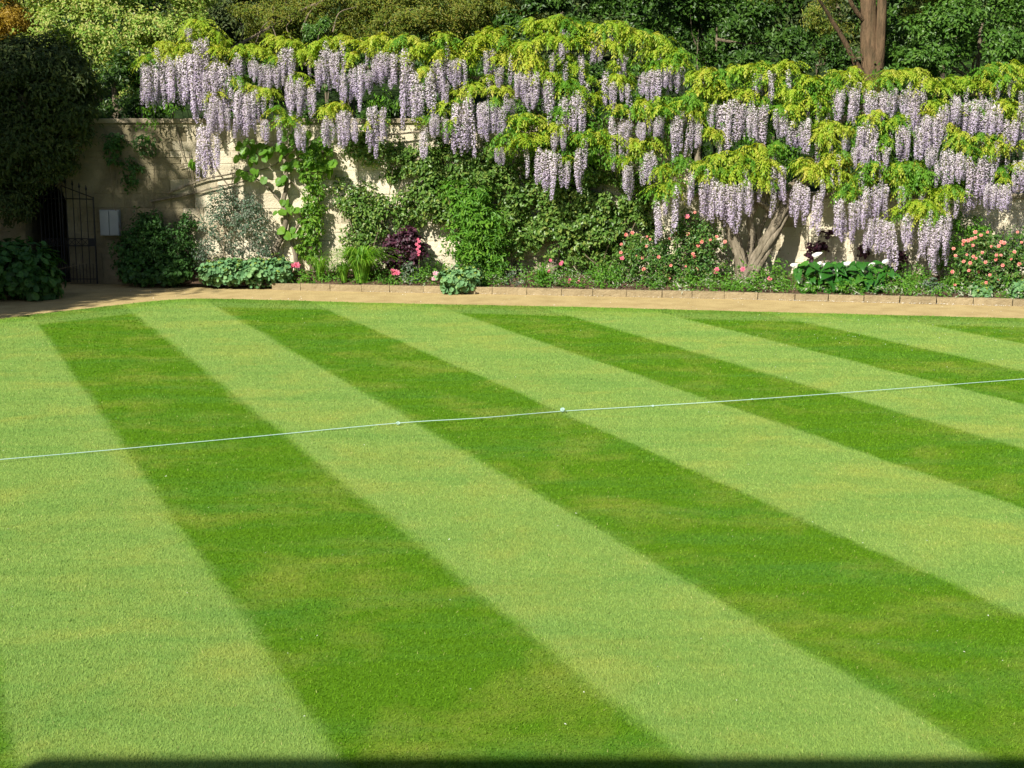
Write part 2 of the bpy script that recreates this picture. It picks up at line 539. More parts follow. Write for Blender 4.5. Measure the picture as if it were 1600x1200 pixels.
# bed: from kerb to wall, uneven
bb = Buf()
nx, ny = 220, 9
bxs = np.linspace(G(185, 447)[0], 14, nx)
Vb = []
for j in range(ny):
    for x in bxs:
        ky = kerb_y(x) + .05
        wy = W0[1] + (x - W0[0]) * math.tan(WA) + .05
        t = j / (ny - 1)
        y = ky + (wy - ky) * t
        Vb.append([x, y, bed_z(x, y) + (rng.normal(0, .012) if j else -.02)])
idx = np.arange(nx * ny).reshape(ny, nx)
bb.add(Vb, np.stack([idx[:-1, :-1], idx[:-1, 1:], idx[1:, 1:], idx[1:, :-1]], -1).reshape(-1, 4))
bed = bb.part('flower_bed', M_SOIL)
tag(bed, 'brown soil of the border below the wall', kind='structure')

# terrain behind the wall
def terrain():
    nx, ny = 60, 40
    X = np.linspace(-90, 90, nx); Yt = np.concatenate([np.linspace(0.45, 8, 10), np.linspace(10, 130, ny - 10)])
    V = []
    for j, dy in enumerate(Yt):
        for x in X:
            y = W0[1] + (x - W0[0]) * math.tan(WA) + dy
            z = 1.75 + .0 + max(0, dy - 3.5) * .30 + (0 if j < 3 else random.uniform(-.1, .15))
            if j == 0: z = 1.7
            V.append([x, y, min(z, 26)])
    # front skirt down to the ground
    idx = np.arange(nx * ny).reshape(ny, nx)
    b = Buf().add(V, np.stack([idx[:-1, :-1], idx[:-1, 1:], idx[1:, 1:], idx[1:, :-1]], -1).reshape(-1, 4))
    o = b.part('hill', M_FLOOR)
    tag(o, 'wooded bank rising behind the garden wall', kind='structure')
terrain()

# ------------------------------------------------------------------ kerb
def stone_mat(name, a, b, dark, sc=3.0, stain=.5):
    m, nt = nm(name)
    pos = geo_pos(nt)
    ri = N(nt, 'ShaderNodeObjectInfo').outputs['Random']
    n1 = noise(nt, sc, 7, .7, pos, .3)
    n2 = noise(nt, 40, 4, .8, pos)
    n3 = noise(nt, .55, 5, .65, pos, .5)
    c = mixc(nt, a, b, ramp(nt, n1, [(.35, (0, 0, 0)), (.65, (1, 1, 1))]))
    c = mixc(nt, c, tuple(v * .72 for v in a), math_(nt, 'MULTIPLY', ri, .6))
    c = mixc(nt, c, dark, math_(nt, 'MULTIPLY', ramp(nt, n3, [(.48, (0, 0, 0)), (.68, (1, 1, 1))]), stain))
    c = mixc(nt, c, tuple(v * .6 for v in dark), ramp(nt, n2, [(.30, (.55, .55, .55)), (.42, (0, 0, 0))]))
    hb = math_(nt, 'ADD', n2, math_(nt, 'MULTIPLY', n1, 3.0))
    finish(nt, c, .92, .12, hb, .022)
    return m
M_KERB = stone_mat('kerb_stone', (.40, .32, .19), (.32, .25, .14), (.18, .145, .085), 6, .4)
M_STONE = stone_mat('limestone', (.80, .73, .56), (.70, .62, .45), (.34, .28, .18), 2.6, .6)
M_OLD_SHADE = stone_mat('weathered_shade_stone', (.30, .26, .165), (.20, .17, .10), (.09, .075, .04), 2.2, .8)  # weathered brown stone, its colour darkened further to deepen the corner's shade
M_MID = stone_mat('mid_tone_stone', (.54, .48, .34), (.42, .36, .24), (.18, .15, .09), 2.4, .8)  # mid tone that eases the edge of the painted corner shade
M_MORTAR = stone_mat('lime_render', (.74, .67, .51), (.60, .52, .38), (.32, .27, .17), 2.6, .6)
M_COPE = stone_mat('coping_stone', (.42, .36, .26), (.34, .28, .19), (.14, .12, .08), 4, .7)
kx = [k[0] for k in KERB]
kr = root('stone_kerb', (G(430, 453)[0], kerb_y(G(430, 453)[0]), 0), 'low row of tan edging stones between the gravel path and the border', 'kerb')
x = G(425, 453)[0]
while x < 12.5:
    L = random.choice([.62, .66, .64, .70, .58])
    y0, y1 = kerb_y(x), kerb_y(x + L)
    a = unit(np.array([L, y1 - y0, 0]))
    ax = np.array([a, [-a[1], a[0], 0], [0, 0, 1.0]])
    V, Fq = stone(np.array([x + L / 2, (y0 + y1) / 2 + .05, .055 + random.uniform(-.006, .006)]), L - .003, .10, .17 + random.uniform(-.012, .008), ax, .003, .004)
    part('kerb_stone', V, Fq, M_KERB, kr)
    x += L

# ------------------------------------------------------------------ garden walls
def sx(px, py=300): return wall_s(W(px, py))
S_STEP = sx(1080)
S_OP0, S_OP1 = sx(36), sx(102)
H1, H2 = 3.40, 1.90
S_OLD_SHADE = sx(285)  # left of this the wall takes the weathered, shade-darkened colour
OPH = 2.05
def build_wall(name, s0, s1, H, label, opening=None, n_named=290):
    mid = WP((s0 + s1) / 2, 0, 0)
    r = root(name, mid, label, 'wall')
    b = Buf()
    th = .42
    old = Buf()  # core of the left end, in the weathered stone with shade painted in
    def cored(a, c, z0, z1):
        if a < S_OLD_SHADE < c:
            cored(a, S_OLD_SHADE, z0, z1); cored(S_OLD_SHADE, c, z0, z1); return
        (old if c <= S_OLD_SHADE else b).add(*box(WP((a + c) / 2, -.006 - th / 2, (z0 + z1) / 2), c - a, th, z1 - z0, WAX))
    if opening:
        cored(s0, opening[0], -.05, H); cored(opening[1], s1, -.05, H); cored(opening[0], opening[1], opening[2] + .32, H)
    else: cored(s0, s1, -.05, H)
    b.part('mortar_core', M_MORTAR, r)
    if old.n: old.part('mortar_core', M_OLD_SHADE, r)
    # coursed rubble
    cand = []
    z = .02
    while z < H - .05:
        h = random.choice([.13, .17, .2, .24, .3, .34])
        if z + h > H - .08: h = H - z
        s = s0 + random.uniform(0, .2)
        while s < s1 - .12:
            L = min(random.uniform(.16, .72), s1 - s)
            a, c = s + .007, s + L - .007
            if opening and a < opening[1] + .02 and c > opening[0] - .02 and z < opening[2] + .32:
                if a < opening[0] - .14: c = opening[0] - .005
                elif c > opening[1] + .14: a = opening[1] + .005
                else: s += L; continue
            cand.append((a, c, z + .004, z + h - .004))
            s += L
        z += h
    def key(q):
        m = WP((q[0] + q[1]) / 2, 0, (q[2] + q[3]) / 2)
        f = m - CAM
        depth = f[1] * math.cos(PITCH) - f[2] * math.sin(PITCH)
        px = 800 + F_PX * f[0] / depth
        vis = 0
        if 120 < px < 620: vis = 3
        elif 1180 < px < 1420 or 1500 < px < 1640: vis = 3
        elif 0 < px < 1600: vis = 1
        return -vis * 10 - (q[1] - q[0]) * (q[3] - q[2])
    cand.sort(key=key)
    rest = Buf(); rest_old_shade = Buf()
    for i, (a, c, z0, z1) in enumerate(cand):
        d = random.uniform(.030, .042)
        V, Fq = stone(WP((a + c) / 2, d / 2 - .030, (z0 + z1) / 2), c - a, d, z1 - z0, WAX, .008, .005)
        is_old_shade = a < S_OLD_SHADE + math.sin(z0 * 9 + a * 5) * .3 - .3
        mid_ = (not is_old_shade) and (a < S_OLD_SHADE + .4 + math.sin(z0 * 7) * .4 or random.random() < .06)  # transition to the shade-darkened stones, plus a few at random
        if i < n_named: part('stone', V, Fq, M_OLD_SHADE if is_old_shade else M_MID if mid_ else M_STONE, r)
        else: (rest_old_shade if is_old_shade else rest).add(V, Fq)
    if rest_old_shade.n: rest_old_shade.part('stonework', M_OLD_SHADE, r, kind='stuff')
    if rest.n: rest.part('stonework', M_STONE, r, kind='stuff')
    s = s0
    while s < s1 - .01:
        L = min(random.uniform(.8, 1.1), s1 - s)
        V, Fq = stone(WP(s + L / 2, -.02 - th / 2 + .0, H + .05), L - .01, th + .16, .10, WAX, .012, .003)
        part('coping_stone', V, Fq, M_COPE, r)
        s += L
    return r
wl = build_wall('garden_wall', -7.0, S_STEP, H1, 'tall cream limestone garden wall with iron gate opening, behind the left wisteria', (S_OP0, S_OP1, OPH))
for k in range(7):
    a0 = math.pi * k / 7; a1 = math.pi * (k + 1) / 7
    hw = (S_OP1 - S_OP0) / 2; c0 = (S_OP0 + S_OP1) / 2
    ri, ro = hw, hw + .2
    def pt(r_, a, off): return WP(c0 - math.cos(a) * r_, off, OPH - hw * .55 + math.sin(a) * (r_ * .75))
    V = [pt(rr, aa, off) for off in (.03, -.40) for (rr, aa) in ((ri, a0 + .02), (ro, a0 + .02), (ro, a1 - .02), (ri, a1 - .02))]
    part('arch_stone', V, np.array([[0, 1, 2, 3], [7, 6, 5, 4], [0, 4, 5, 1], [1, 5, 6, 2], [2, 6, 7, 3], [3, 7, 4, 0]]), M_OLD_SHADE, wl)
wr = build_wall('garden_wall', S_STEP + .01, S_STEP + 9.5, H2, 'lower cream stone wall on the right with a flat coping, behind the wisteria trunk', None, 290)
wb = Buf()   # passage behind the gateway
wb.add(*box(WP((S_OP0 + S_OP1) / 2, -2.6, 1.3), 2.6, .2, 2.9, WAX))
wb.add(*box(WP(S_OP0 - .35, -1.5, 1.3), .3, 2.0, 2.9, WAX)); wb.add(*box(WP(S_OP1 + .35, -1.5, 1.3), .3, 2.0, 2.9, WAX))
wb.add(*box(WP((S_OP0 + S_OP1) / 2, -1.5, 2.85), 2.6, 2.2, .15, WAX))
tag(wb.part('gate_passage', M_OLD_SHADE), 'dark stone passage seen through the iron gate', 'passage')

# ------------------------------------------------------------------ iron gate leaves
def bar(parent, name, p, q, r=.011, sides=6):
    V, Fq = tube([p, q], r, sides)
    return part(name, V, Fq, M_IRON, parent)
def gate_leaf(name, label, pxs, offh, offf, ytop_h, ytop_f, yrail=310, scroll=True):
    px0, px1 = pxs[0], pxs[-1]
    def Q(px, z=None, py=None):
        t = (px - px0) / (px1 - px0)
        off = offh + (offf - offh) * t
        p = W(px, 380, off)
        if py is not None: p[2] = W(px, py, off)[2]
        else: p[2] = z
        return p
    r = root(name, Q(px0, 0), label, 'gate', 'iron gate leaves')
    zr = Q(px0, py=yrail)[2]
    for i, px in enumerate(pxs):
        t = i / (len(pxs) - 1)
        zt = Q(px, py=ytop_h + (ytop_f - ytop_h) * t)[2]
        end = i in (0, len(pxs) - 1)
        bar(r, 'upright' if end else 'bar', Q(px, .06), Q(px, zt + (.02 if end else .10)), .017 if end else .010)
        if not end:
            tip = Buf(); c = Q(px, zt + .10)
            for k, (dz, rr) in enumerate(((0, .012), (.03, .028), (.06, .018), (.11, .002))): pass
            V, Fq = tube([c + [0, 0, dz] for dz in (0, .035, .06, .12)], [.012, .028, .018, .002], 6)
            part('spear_tip', V, Fq, M_IRON, r)
    bar(r, 'top_rail', Q(px0, zr), Q(px1, zr), .012)
    bar(r, 'sloping_rail', Q(px0, py=ytop_h), Q(px1, py=ytop_f), .012)
    for py in (373, 384, 436): bar(r, 'rail', Q(px0, py=py), Q(px1, py=py), .011)
    for i in range(len(pxs) - 1):
        a, b2 = pxs[i], pxs[i + 1]
        bar(r, 'cross_bar', Q(a, py=373), Q(b2, py=384), .006, 5)
        bar(r, 'cross_bar', Q(a, py=384), Q(b2, py=373), .006, 5)
        bar(r, 'short_bar', Q((a + b2) / 2, .08), Q((a + b2) / 2, py=412), .007, 5)
    if scroll:
        c = (Q(px1 - 5, py=378.5))
        V, Fq = box(c, .12, .05, .16, WAX)
        part('lock_box', V, Fq, M_IRON, r)
    return r
gate_leaf('iron_gate', 'black iron gate leaf with spear tips, standing open against the shaded wall', [100, 107, 117.6, 128, 138.5, 149], .12, .42, 290, 309)
gate_leaf('iron_gate', 'black iron gate leaf in the dark gateway, nearly lost in shade', [66, 72, 78, 84, 90, 96], .0, .05, 309, 296, scroll=False)

# white cabinet on the wall
cr = root('wall_cabinet', W(172, 347, .05), 'pale grey two-door cabinet on the shaded wall right of the gate', 'cabinet')
cz0, cz1 = W(172, 368, .1)[2], W(172, 328, .1)[2]
cs0, cs1 = wall_s(W(157, 347, .1)), wall_s(W(187, 347, .1))
V, Fq = box(WP((cs0 + cs1) / 2, .08, (cz0 + cz1) / 2), cs1 - cs0, .12, cz1 - cz0, WAX)
part('body', V, Fq, M_PANEL, cr)
for k in (0, 1):
    a = cs0 + .012 + k * (cs1 - cs0) / 2; L = (cs1 - cs0) / 2 - .02
    V, Fq = stone(WP(a + L / 2, .155, (cz0 + cz1) / 2), L, .025, cz1 - cz0 - .03, WAX, .004, 0)
    part('door', V, Fq, M_PANEL, cr)

# ------------------------------------------------------------------ foliage engine
def leaf_arrays(p, nrm, size, aspect=.5, fold=.22, droop=.25, r=rng, sizevar=.3, shape=4):
    """p, nrm (n,3); every leaf a folded lozenge of two triangles (or a rounder six-point leaf)"""
    n = len(p)
    nrm = unit(nrm)
    t = r.normal(0, 1, (n, 3)); t[:, 2] -= droop * 2.2
    d = unit(t - nrm * (t * nrm).sum(1, keepdims=True))
    s = np.cross(nrm, d)
    L = (size * (1 + r.uniform(-sizevar, sizevar, n)))[:, None]
    wv = L * aspect * .5
    rv = r.random(n)
    if shape == 4:
        V = np.stack([p, p + d * L * .45 + s * wv + nrm * wv * fold * 2, p + d * L - nrm * L * .12, p + d * L * .45 - s * wv + nrm * wv * fold * 2], 1).reshape(-1, 3)
        b = np.arange(n)[:, None] * 4
        Fc = np.concatenate([b + [0, 1, 2], b + [0, 2, 3]], 0)
        return V, Fc, np.repeat(rv, 4)
    ang = np.linspace(0, 2 * math.pi, shape, endpoint=False) + math.pi / shape
    rad = 1 + .10 * np.cos(ang * 3)
    V = [p + d * L * .1 - nrm * L * .06]
    for a, q in zip(ang, rad):
        V.append(p + d * (L * .5 - np.cos(a) * L * .5 * q) + s * np.sin(a) * wv * q + nrm * (L * fold * .3 * abs(math.sin(a))))
    V = np.stack(V, 1).reshape(-1, 3)
    m = shape + 1
    b = np.arange(n)[:, None] * m
    Fc = np.concatenate([b + [0, 1 + k, 1 + (k + 1) % shape] for k in range(shape)], 0)
    return V, Fc, np.repeat(rv, m)
def blob_points(c, rad, nclus, per, rc, axes=None, inner=.45, r=rng, front=None, boughs=0):
    """clusters over an uneven ellipsoid; returns points and outward normals"""
    if axes is None: axes = np.eye(3)
    u = unit(r.normal(0, 1, (nclus, 3)))
    if front is not None:
        u[:, 1] = np.where(u[:, 1] > front, -u[:, 1], u[:, 1])
    ph = r.random(6) * 6.28
    bump = 1 + .16 * np.sin(u[:, 0] * 5 + ph[0]) * np.sin(u[:, 2] * 6 + ph[1]) + .12 * np.sin(u[:, 1] * 7 + ph[2] + u[:, 2] * 5)
    if boughs:
        nb = max(5, int(nclus / boughs))
        ub = unit(r.normal(0, 1, (nb, 3)))
        if front is not None: ub[:, 1] = np.where(ub[:, 1] > front, -ub[:, 1], ub[:, 1])
        u = unit(ub[r.integers(0, nb, nclus)] + r.normal(0, .14, (nclus, 3)))
    q = u * (inner + (1 - inner) * r.random((nclus, 1)) ** .5) * bump[:, None]
    cc = (q * rad) @ axes + c
    on = unit((u / rad) @ axes)
    cnt = np.maximum(1, (per * r.uniform(.4, 1.6, nclus)).astype(int))
    ci = np.repeat(np.arange(nclus), cnt)
    off = unit(r.normal(0, 1, (len(ci), 3)) + on[ci] * .6) * rc * r.random((len(ci), 1)) ** .5 * r.uniform(.6, 1.3, nclus)[ci][:, None]
    off[:, 2] *= .7
    p = cc[ci] + off
    nr = unit(on[ci] * .55 + unit(off) * .5 + np.array([0, 0, .45]) + r.normal(0, .35, p.shape))
    return p, nr
def blob_m(bl):
    """px blob (px, py, rx, ry, off, depth radius) -> centre and radii in the wall frame"""
    px, py, rx, ry, off, dr = bl
    c = W(px, py, off)
    k = c[1] / F_PX
    return c, np.array([rx * k, dr, ry * k])
def plant(name, label, cat, blobs, mat, size, dens=55, per=9, rc=.10, aspect=.5, stems=None, stem_mat=None, stem_r=.012,
          base=None, group=None, shape=4, droop=.25, inner=.35, extra=None, fold=.22, nstem=6, boughs=0):
    cm = [blob_m(b) for b in blobs]
    if base is None:
        c = cm[0][0]
        lo = min(cm, key=lambda q: q[0][2] - q[1][2])[0]
        base = np.array([lo[0], lo[1], 0]); base[2] = bed_z(base[0], base[1])
    r = root(name, base, label, cat, group)
    b = Buf()
    for c, rad in cm:
        area = 4 * math.pi * ((rad[0] * rad[2]) ** 1.6 / 3 + (rad[0] * rad[1]) ** 1.6 / 3 + (rad[1] * rad[2]) ** 1.6 / 3) ** (1 / 1.6)
        nc = max(3, int(area * dens * 2.1))
        p, nr = blob_points(c, rad, nc, per * 1.15, rc, WAX, inner, boughs=boughs)
        k = p[:, 2] > .06
        V, Fc, rv = leaf_arrays(p[k], nr[k], size, aspect, fold, droop, shape=shape)
        b.add(V, Fc, rnd=rv)
    b.part('foliage', mat, r, kind='stuff')
    sm = stem_mat or M_TWIG
    if stems is not False:
        ends = []
        for c, rad in cm:
            for _ in range(max(1, nstem // len(cm))):
                ends.append(c + rng.uniform(-.6, .6, 3) * rad)
        for e in ends:
            p0 = base + np.array([rng.normal(0, .06), rng.normal(0, .04), -.05])
            mid = (p0 * .5 + e * .5) + rng.normal(0, .07, 3)
            pts = smooth_path([p0, p0 * .75 + mid * .25 + [0, 0, .1], mid, e], 4)
            V, Fq = tube(pts, np.linspace(stem_r, stem_r * .4, len(pts)), 5)
            part('stem', V, Fq, sm, r)
    return r
def flower_mesh(name, mat, petals=6, rad=.045, cup=.5, layers=2):
    b = Buf()
    for l in range(layers):
        for k in range(petals):
            a = 2 * math.pi * (k + l * .5) / petals + rng.normal(0, .1)
            d = np.array([math.cos(a), math.sin(a), 0]); s = np.array([-d[1], d[0], 0])
            rr = rad * (1 - .35 * l); cu = cup * (1 + l)
            V = [np.zeros(3), d * rr * .6 + s * rr * .42 + [0, 0, rr * cu * .5], d * rr + [0, 0, rr * cu], d * rr * .6 - s * rr * .42 + [0, 0, rr * cu * .5]]
            b.add(V, np.array([[0, 1, 2, 3]]), rnd=np.array([.1, .5, 1, .5]) * rng.uniform(.4, 1.0))
    return b.mesh(name, mat)
def add_flowers(r, mesh_list, spots, off, name='flower', scale=1.0, jit=.12):
    base = wloc(r)
    for (px, py) in spots:
        p = W(px, py, off + rng.uniform(-jit, jit))
        f = unit(CAM - p + np.array([rng.uniform(-14, 6), 0, rng.uniform(5, 24)]))
        q = Vector(f).to_track_quat('Z', 'Y')
        s = scale * rng.uniform(.75, 1.25)
        link(name, random.choice(mesh_list), r, p - base, q.to_euler(), (s, s, s))
FL_PINK = [flower_mesh('pink_flower', M_PINK, 6, .055) for _ in range(3)]
FL_SALMON = [flower_mesh('salmon_rose', M_SALMON, 6, .058) for _ in range(4)]

# ------------------------------------------------------------------ trees behind the wall
def crown_points(c, rad, nc, per, rc, inner=.3):
    return blob_points(np.array(c, float), np.array(rad, float), nc, per, rc, None, inner, front=.35, boughs=34)
def tree(name, label, cat, blobs, mat, size, trunk, bark, cov=2.2, per=14, rc=.28, aspect=.5, droop=.2, group=None, limbs=5, shape=4):
    """blobs (px, py, rx, ry, Y, depth radius); trunk (px, Y, radius) or None"""
    cm = []
    for (px, py, rx, ry, Y, dr) in blobs:
        k = Y / F_PX
        cm.append((P(px, py, Y), np.array([rx * k, dr, ry * k])))
    tb = P(trunk[0], 185, trunk[1])
    dy = tb[1] - (W0[1] + (tb[0] - W0[0]) * math.tan(WA))
    tb[2] = 1.6 + max(0, dy - 3.5) * .30
    r = root(name, tb, label, cat, group)
    b = Buf()
    for c, rad in cm:
        area = 4 * math.pi * ((rad[0] * rad[2]) ** 1.6 / 3 + (rad[0] * rad[1]) ** 1.6 / 3 + (rad[1] * rad[2]) ** 1.6 / 3) ** (1 / 1.6)
        nl = area * cov / (size * size * aspect * .5)
        p, nr = crown_points(c, rad, max(4, int(nl / per)), per, rc)
        V, Fc, rv = leaf_arrays(p, nr, size, aspect, .2, droop, shape=shape)
        b.add(V, Fc, rnd=rv)
    b.part('crown', mat, r, kind='stuff')
    mainc = cm[0][0]
    top = np.array([tb[0] + (mainc[0] - tb[0]) * .5, tb[1], max(mainc[2], tb[2] + 1.5)])
    pts = smooth_path([tb - [0, 0, .3], tb * .6 + top * .4 + rng.normal(0, .06, 3), top], 6)
    V, Fq = tube(pts, np.linspace(trunk[2] * 1.15, trunk[2] * .12, len(pts)), 10, .08)
    part('trunk', V, Fq, bark, r)
    for i in range(limbs):
        c, rad = cm[i % len(cm)]
        e = c + rng.uniform(-.6, .6, 3) * rad
        s0 = pts[rng.integers(len(pts) // 2, len(pts))]
        q = smooth_path([s0, (s0 + e) / 2 + rng.normal(0, .15, 3), e], 5)
        V, Fq = tube(q, np.linspace(trunk[2] * .35, trunk[2] * .03, len(q)), 6, .06)
        part('limb', V, Fq, bark, r)
    return r
tree('golden_conifer', 'golden bronze conifer at the far left above the dark yew', 'tree', [(5, 5, 50, 70, 39, 1.0), (-60, -20, 60, 90, 39.5, 1.2)], LM['bggold'], .09, (-10, 40, .18), M_BARK, cov=1.3, aspect=.3)
tree('pale_shrub', 'large pale green sunlit shrub with reddish tips left of the wisteria', 'shrub',
     [(160, 55, 105, 62, 35.6, 1.0), (262, 50, 62, 58, 35.4, .9), (222, 112, 40, 52, 34.8, .7), (85, 55, 52, 36, 35.2, .9), (120, -30, 130, 50, 36.2, 1.2), (280, -20, 60, 40, 36.2, 1.0)],
     LM['bglight'], .085, (190, 35.6, .14), M_BARK, cov=1.35, rc=.2)
tree('dark_tree', 'very dark evergreen in the gap beside the pale shrub', 'tree', [(365, 10, 80, 90, 41, 1.6), (330, -60, 140, 60, 41.5, 1.6)], LM['yew'], .10, (365, 41, .2), M_BARK, cov=1.1)
oc = tree('olive_conifer', 'feathery olive green conifer with bare twigs above the left wisteria', 'tree',
     [(440, 20, 70, 50, 38, 1.0), (520, 10, 70, 62, 38.2, 1.1), (470, -60, 130, 50, 38.6, 1.4), (600, 15, 55, 55, 38, 1.0)], LM['bgolive'], .085, (470, 38.4, .16), M_BARK, cov=1.0, aspect=.28, rc=.24)
for pts, rr in (([(352, 82), (395, 58), (440, 32), (492, 6), (540, -14)], .045), ([(400, 66), (412, 40), (440, 22)], .02), ([(432, 60), (425, 35), (428, 10)], .018),
                ([(470, 50), (482, 22), (500, 2)], .022), ([(455, 60), (448, 40), (470, 20)], .015), ([(372, 72), (380, 50), (376, 36)], .014), ([(520, 50), (530, 20), (560, 10)], .02), ([(600, 40), (620, 25), (648, 12)], .02)):
    q = smooth_path([P(x_, y_, 36.9 + .1 * i) for i, (x_, y_) in enumerate(pts)], 4)
    V, Fq = tube(q, np.linspace(rr, rr * .4, len(q)), 5, .08)
    part('bare_branch', V, Fq, M_TWIG, oc)
tree('ivy_shrub', 'small bright green shrub peeping over the wisteria beside the bare twigs', 'shrub', [(500, 48, 24, 20, 35.6, .35)], LM['bgmid'], .075, (500, 35.6, .05), M_BARK, cov=1.3, rc=.14)
tree('yew_tree', 'olive brown yew tree behind the middle of the wisteria', 'tree', [(720, 10, 85, 55, 38, 1.1), (650, 25, 60, 45, 37.6, .9), (790, 5, 50, 50, 38.4, 1.0), (700, -60, 140, 50, 38.8, 1.4)], LM['bgolive'], .08, (720, 38.4, .2), M_BARK, cov=1.1, aspect=.32, rc=.22)
tree('laurel', 'dark glossy laurel with a paler edge above the tallest wisteria', 'shrub', [(835, 35, 52, 38, 36.6, .8), (905, 20, 60, 42, 37, .9), (985, 15, 70, 50, 37.4, 1.0), (900, -50, 130, 40, 38, 1.4)], LM['bgdark'], .125, (900, 37.4, .12), M_BARK, cov=1.15, rc=.22)
tree('laurel', 'dark glossy laurel behind the step in the wisteria, left of the twin trunk', 'shrub', [(1110, 40, 75, 60, 37.2, 1.0), (1200, 60, 70, 55, 37, .9), (1060, 10, 60, 50, 38, 1.0), (1150, -40, 150, 50, 38.6, 1.4)], LM['bgdark'], .125, (1130, 37.6, .12), M_BARK, cov=1.15, rc=.22)
tree('laurel', 'dark laurel low behind the wisteria at the foot of the twin trunk', 'shrub', [(1270, 85, 60, 36, 37, .8), (1400, 90, 45, 45, 38, .8)], LM['bgdark'], .09, (1280, 37.4, .1), M_BARK, cov=1.1, rc=.2)
for i, (px, w_, lab) in enumerate(((1120, 60, 'dark shrub behind the low wall just right of the step'), (1210, 60, 'dark shrub behind the low wall above the wisteria fork'), (1310, 62, 'dark shrub behind the low wall below the twin trunk'),
        (1410, 62, 'dark shrub behind the low wall, third from the right edge'), (1500, 60, 'dark shrub behind the low wall, second from the right edge'), (1590, 60, 'dark shrub behind the low wall at the right edge'))):
    tree('dark_shrub', lab, 'shrub', [(px, 215, w_, 75, 33.2, .7)], LM['bgdark'], .09, (px, 33.4, .06), M_BARK, cov=.9, rc=.2, limbs=3)
for i, (px, lab) in enumerate(((185, 'dark shrub in the gap between the yew and the wisteria end'), (260, 'dark shrub behind the tall wall below the pale shrub'), (350, 'dark shrub behind the tall wall below the bare twigs'), (450, 'dark shrub behind the tall wall below the olive conifer'), (560, 'dark shrub behind the tall wall, fourth from the left end'),
        (670, 'dark shrub behind the tall wall below the yew'), (790, 'dark shrub behind the tall wall below the laurel edge'), (910, 'dark shrub behind the tall wall under the highest wisteria'), (1020, 'dark shrub behind the tall wall just left of the step'))):
    tree('dark_shrub', lab, 'shrub', [(px, 150, 65, 62, 33.8, .7)], LM['bgdark'], .09, (px, 34.0, .06), M_BARK, cov=.8, rc=.2, limbs=3)
# twin-trunk tree
tt = root('twin_trunk_tree', np.array([P(1358, 130, 36.6)[0], 36.6, 1.9]), 'tall tree with a reddish brown twin trunk rising behind the right wisteria', 'tree')
def trk(name, pts, Y, r0, r1, mat=M_RBARK, sides=14, rough=.07):
    q = smooth_path([P(x_, y_, Y + dy) for (x_, y_, dy) in pts], 6)
    V, Fq = tube(q, np.linspace(r0, r1, len(q)), sides, rough)
    return part(name, V, Fq, mat, tt, smooth=True)
trk('trunk', [(1366, 215, 0), (1362, 150, 0), (1360, 100, 0), (1358, 50, 0), (1356, 0, 0), (1354, -80, 0), (1352, -200, 0)], 36.6, .27, .14)
trk('trunk', [(1370, 150, .1), (1374, 90, .0), (1377, 40, -.05), (1379, -20, .0), (1384, -120, .1), (1392, -220, .2)], 36.45, .13, .10)
trk('limb', [(1345, 112, -.1), (1333, 92, -.2), (1318, 62, -.3), (1302, 36, -.4), (1294, 22, -.5), (1280, 0, -.7)], 36.6, .08, .03)
trk('limb', [(1348, 30, -.1), (1338, 18, -.2), (1328, 0, -.3), (1318, -30, -.4)], 36.6, .06, .04)
trk('limb', [(1350, -90, 0), (1300, -150, .3), (1240, -190, .5)], 36.6, .14, .06)
trk('limb', [(1390, -110, 0), (1440, -170, .3), (1500, -200, .5)], 36.6, .12, .06)
cb = Buf()
for (px, py, rx, ry, Y, dr) in ((1265, 20, 60, 40, 37.4, .7), (1240, -40, 90, 45, 37.2, 1.2), (1290, 60, 40, 30, 37.6, .5), (1360, -190, 220, 70, 36.8, 2.4), (1180, -120, 120, 60, 37.5, 1.5), (1540, -130, 130, 50, 37.5, 1.5)):
    k = Y / F_PX
    rad = np.array([rx * k, dr, ry * k])
    p, nr = crown_points(P(px, py, Y), rad, int(rx * ry * .07), 12, .25)
    V, Fc, rv = leaf_arrays(p, nr, .09, .3, .2, .5)
    cb.add(V, Fc, rnd=rv)
cb.part('crown', LM['bgolive'], tt, kind='stuff')
tree('gold_shrub', 'small golden leaved tree at the top between the twin trunk and right edge', 'shrub', [(1475, 8, 36, 36, 38.6, .7), (1440, 15, 24, 40, 38.8, .6)], LM['bgolive'], .08, (1470, 39, .07), M_BARK, cov=1.2)
tree('broadleaf_tree', 'mid green glossy leaved tree at the top right corner', 'tree', [(1530, 60, 95, 62, 36.6, 1.0), (1450, 75, 60, 48, 36.8, .8), (1600, 30, 80, 80, 37.2, 1.2), (1545, -40, 120, 50, 37.6, 1.3), (1420, 105, 40, 30, 36.2, .5)], LM['bgmid'], .125, (1540, 37.2, .16), M_BARK, cov=1.2, rc=.24)
k = 0
for (px, Y, rx, ry) in ((-150, 46, 200, 150), (120, 47, 170, 150), (380, 48, 170, 160), (620, 47, 170, 160), (860, 48, 170, 150), (1080, 47, 160, 160), (1300, 48, 160, 150), (1480, 47, 150, 160), (1720, 46, 190, 150)):
    tree('woodland_tree', ['far dark tree in the wood behind the far left shrubs', 'far dark tree in the wood behind the pale shrub', 'far dark tree in the wood above the left wisteria end', 'far dark tree in the wood behind the olive conifer',
         'far dark tree in the wood behind the first laurel', 'far dark tree in the wood behind the second laurel', 'far dark tree in the wood behind the twin trunk', 'far dark tree in the wood behind the golden tree', 'far dark tree in the wood beyond the right edge'][k], 'tree',
         [(px, -10, rx, ry, Y, 1.8), (px + 60, 110, rx * .8, 70, Y - 3, 1.2)], LM['bgdark'] if k % 2 else LM['yew'], .17, (px, Y, .25), M_BARK, cov=.9, per=12, rc=.4, limbs=3, group='trees in the wood behind the wall')
    k += 1

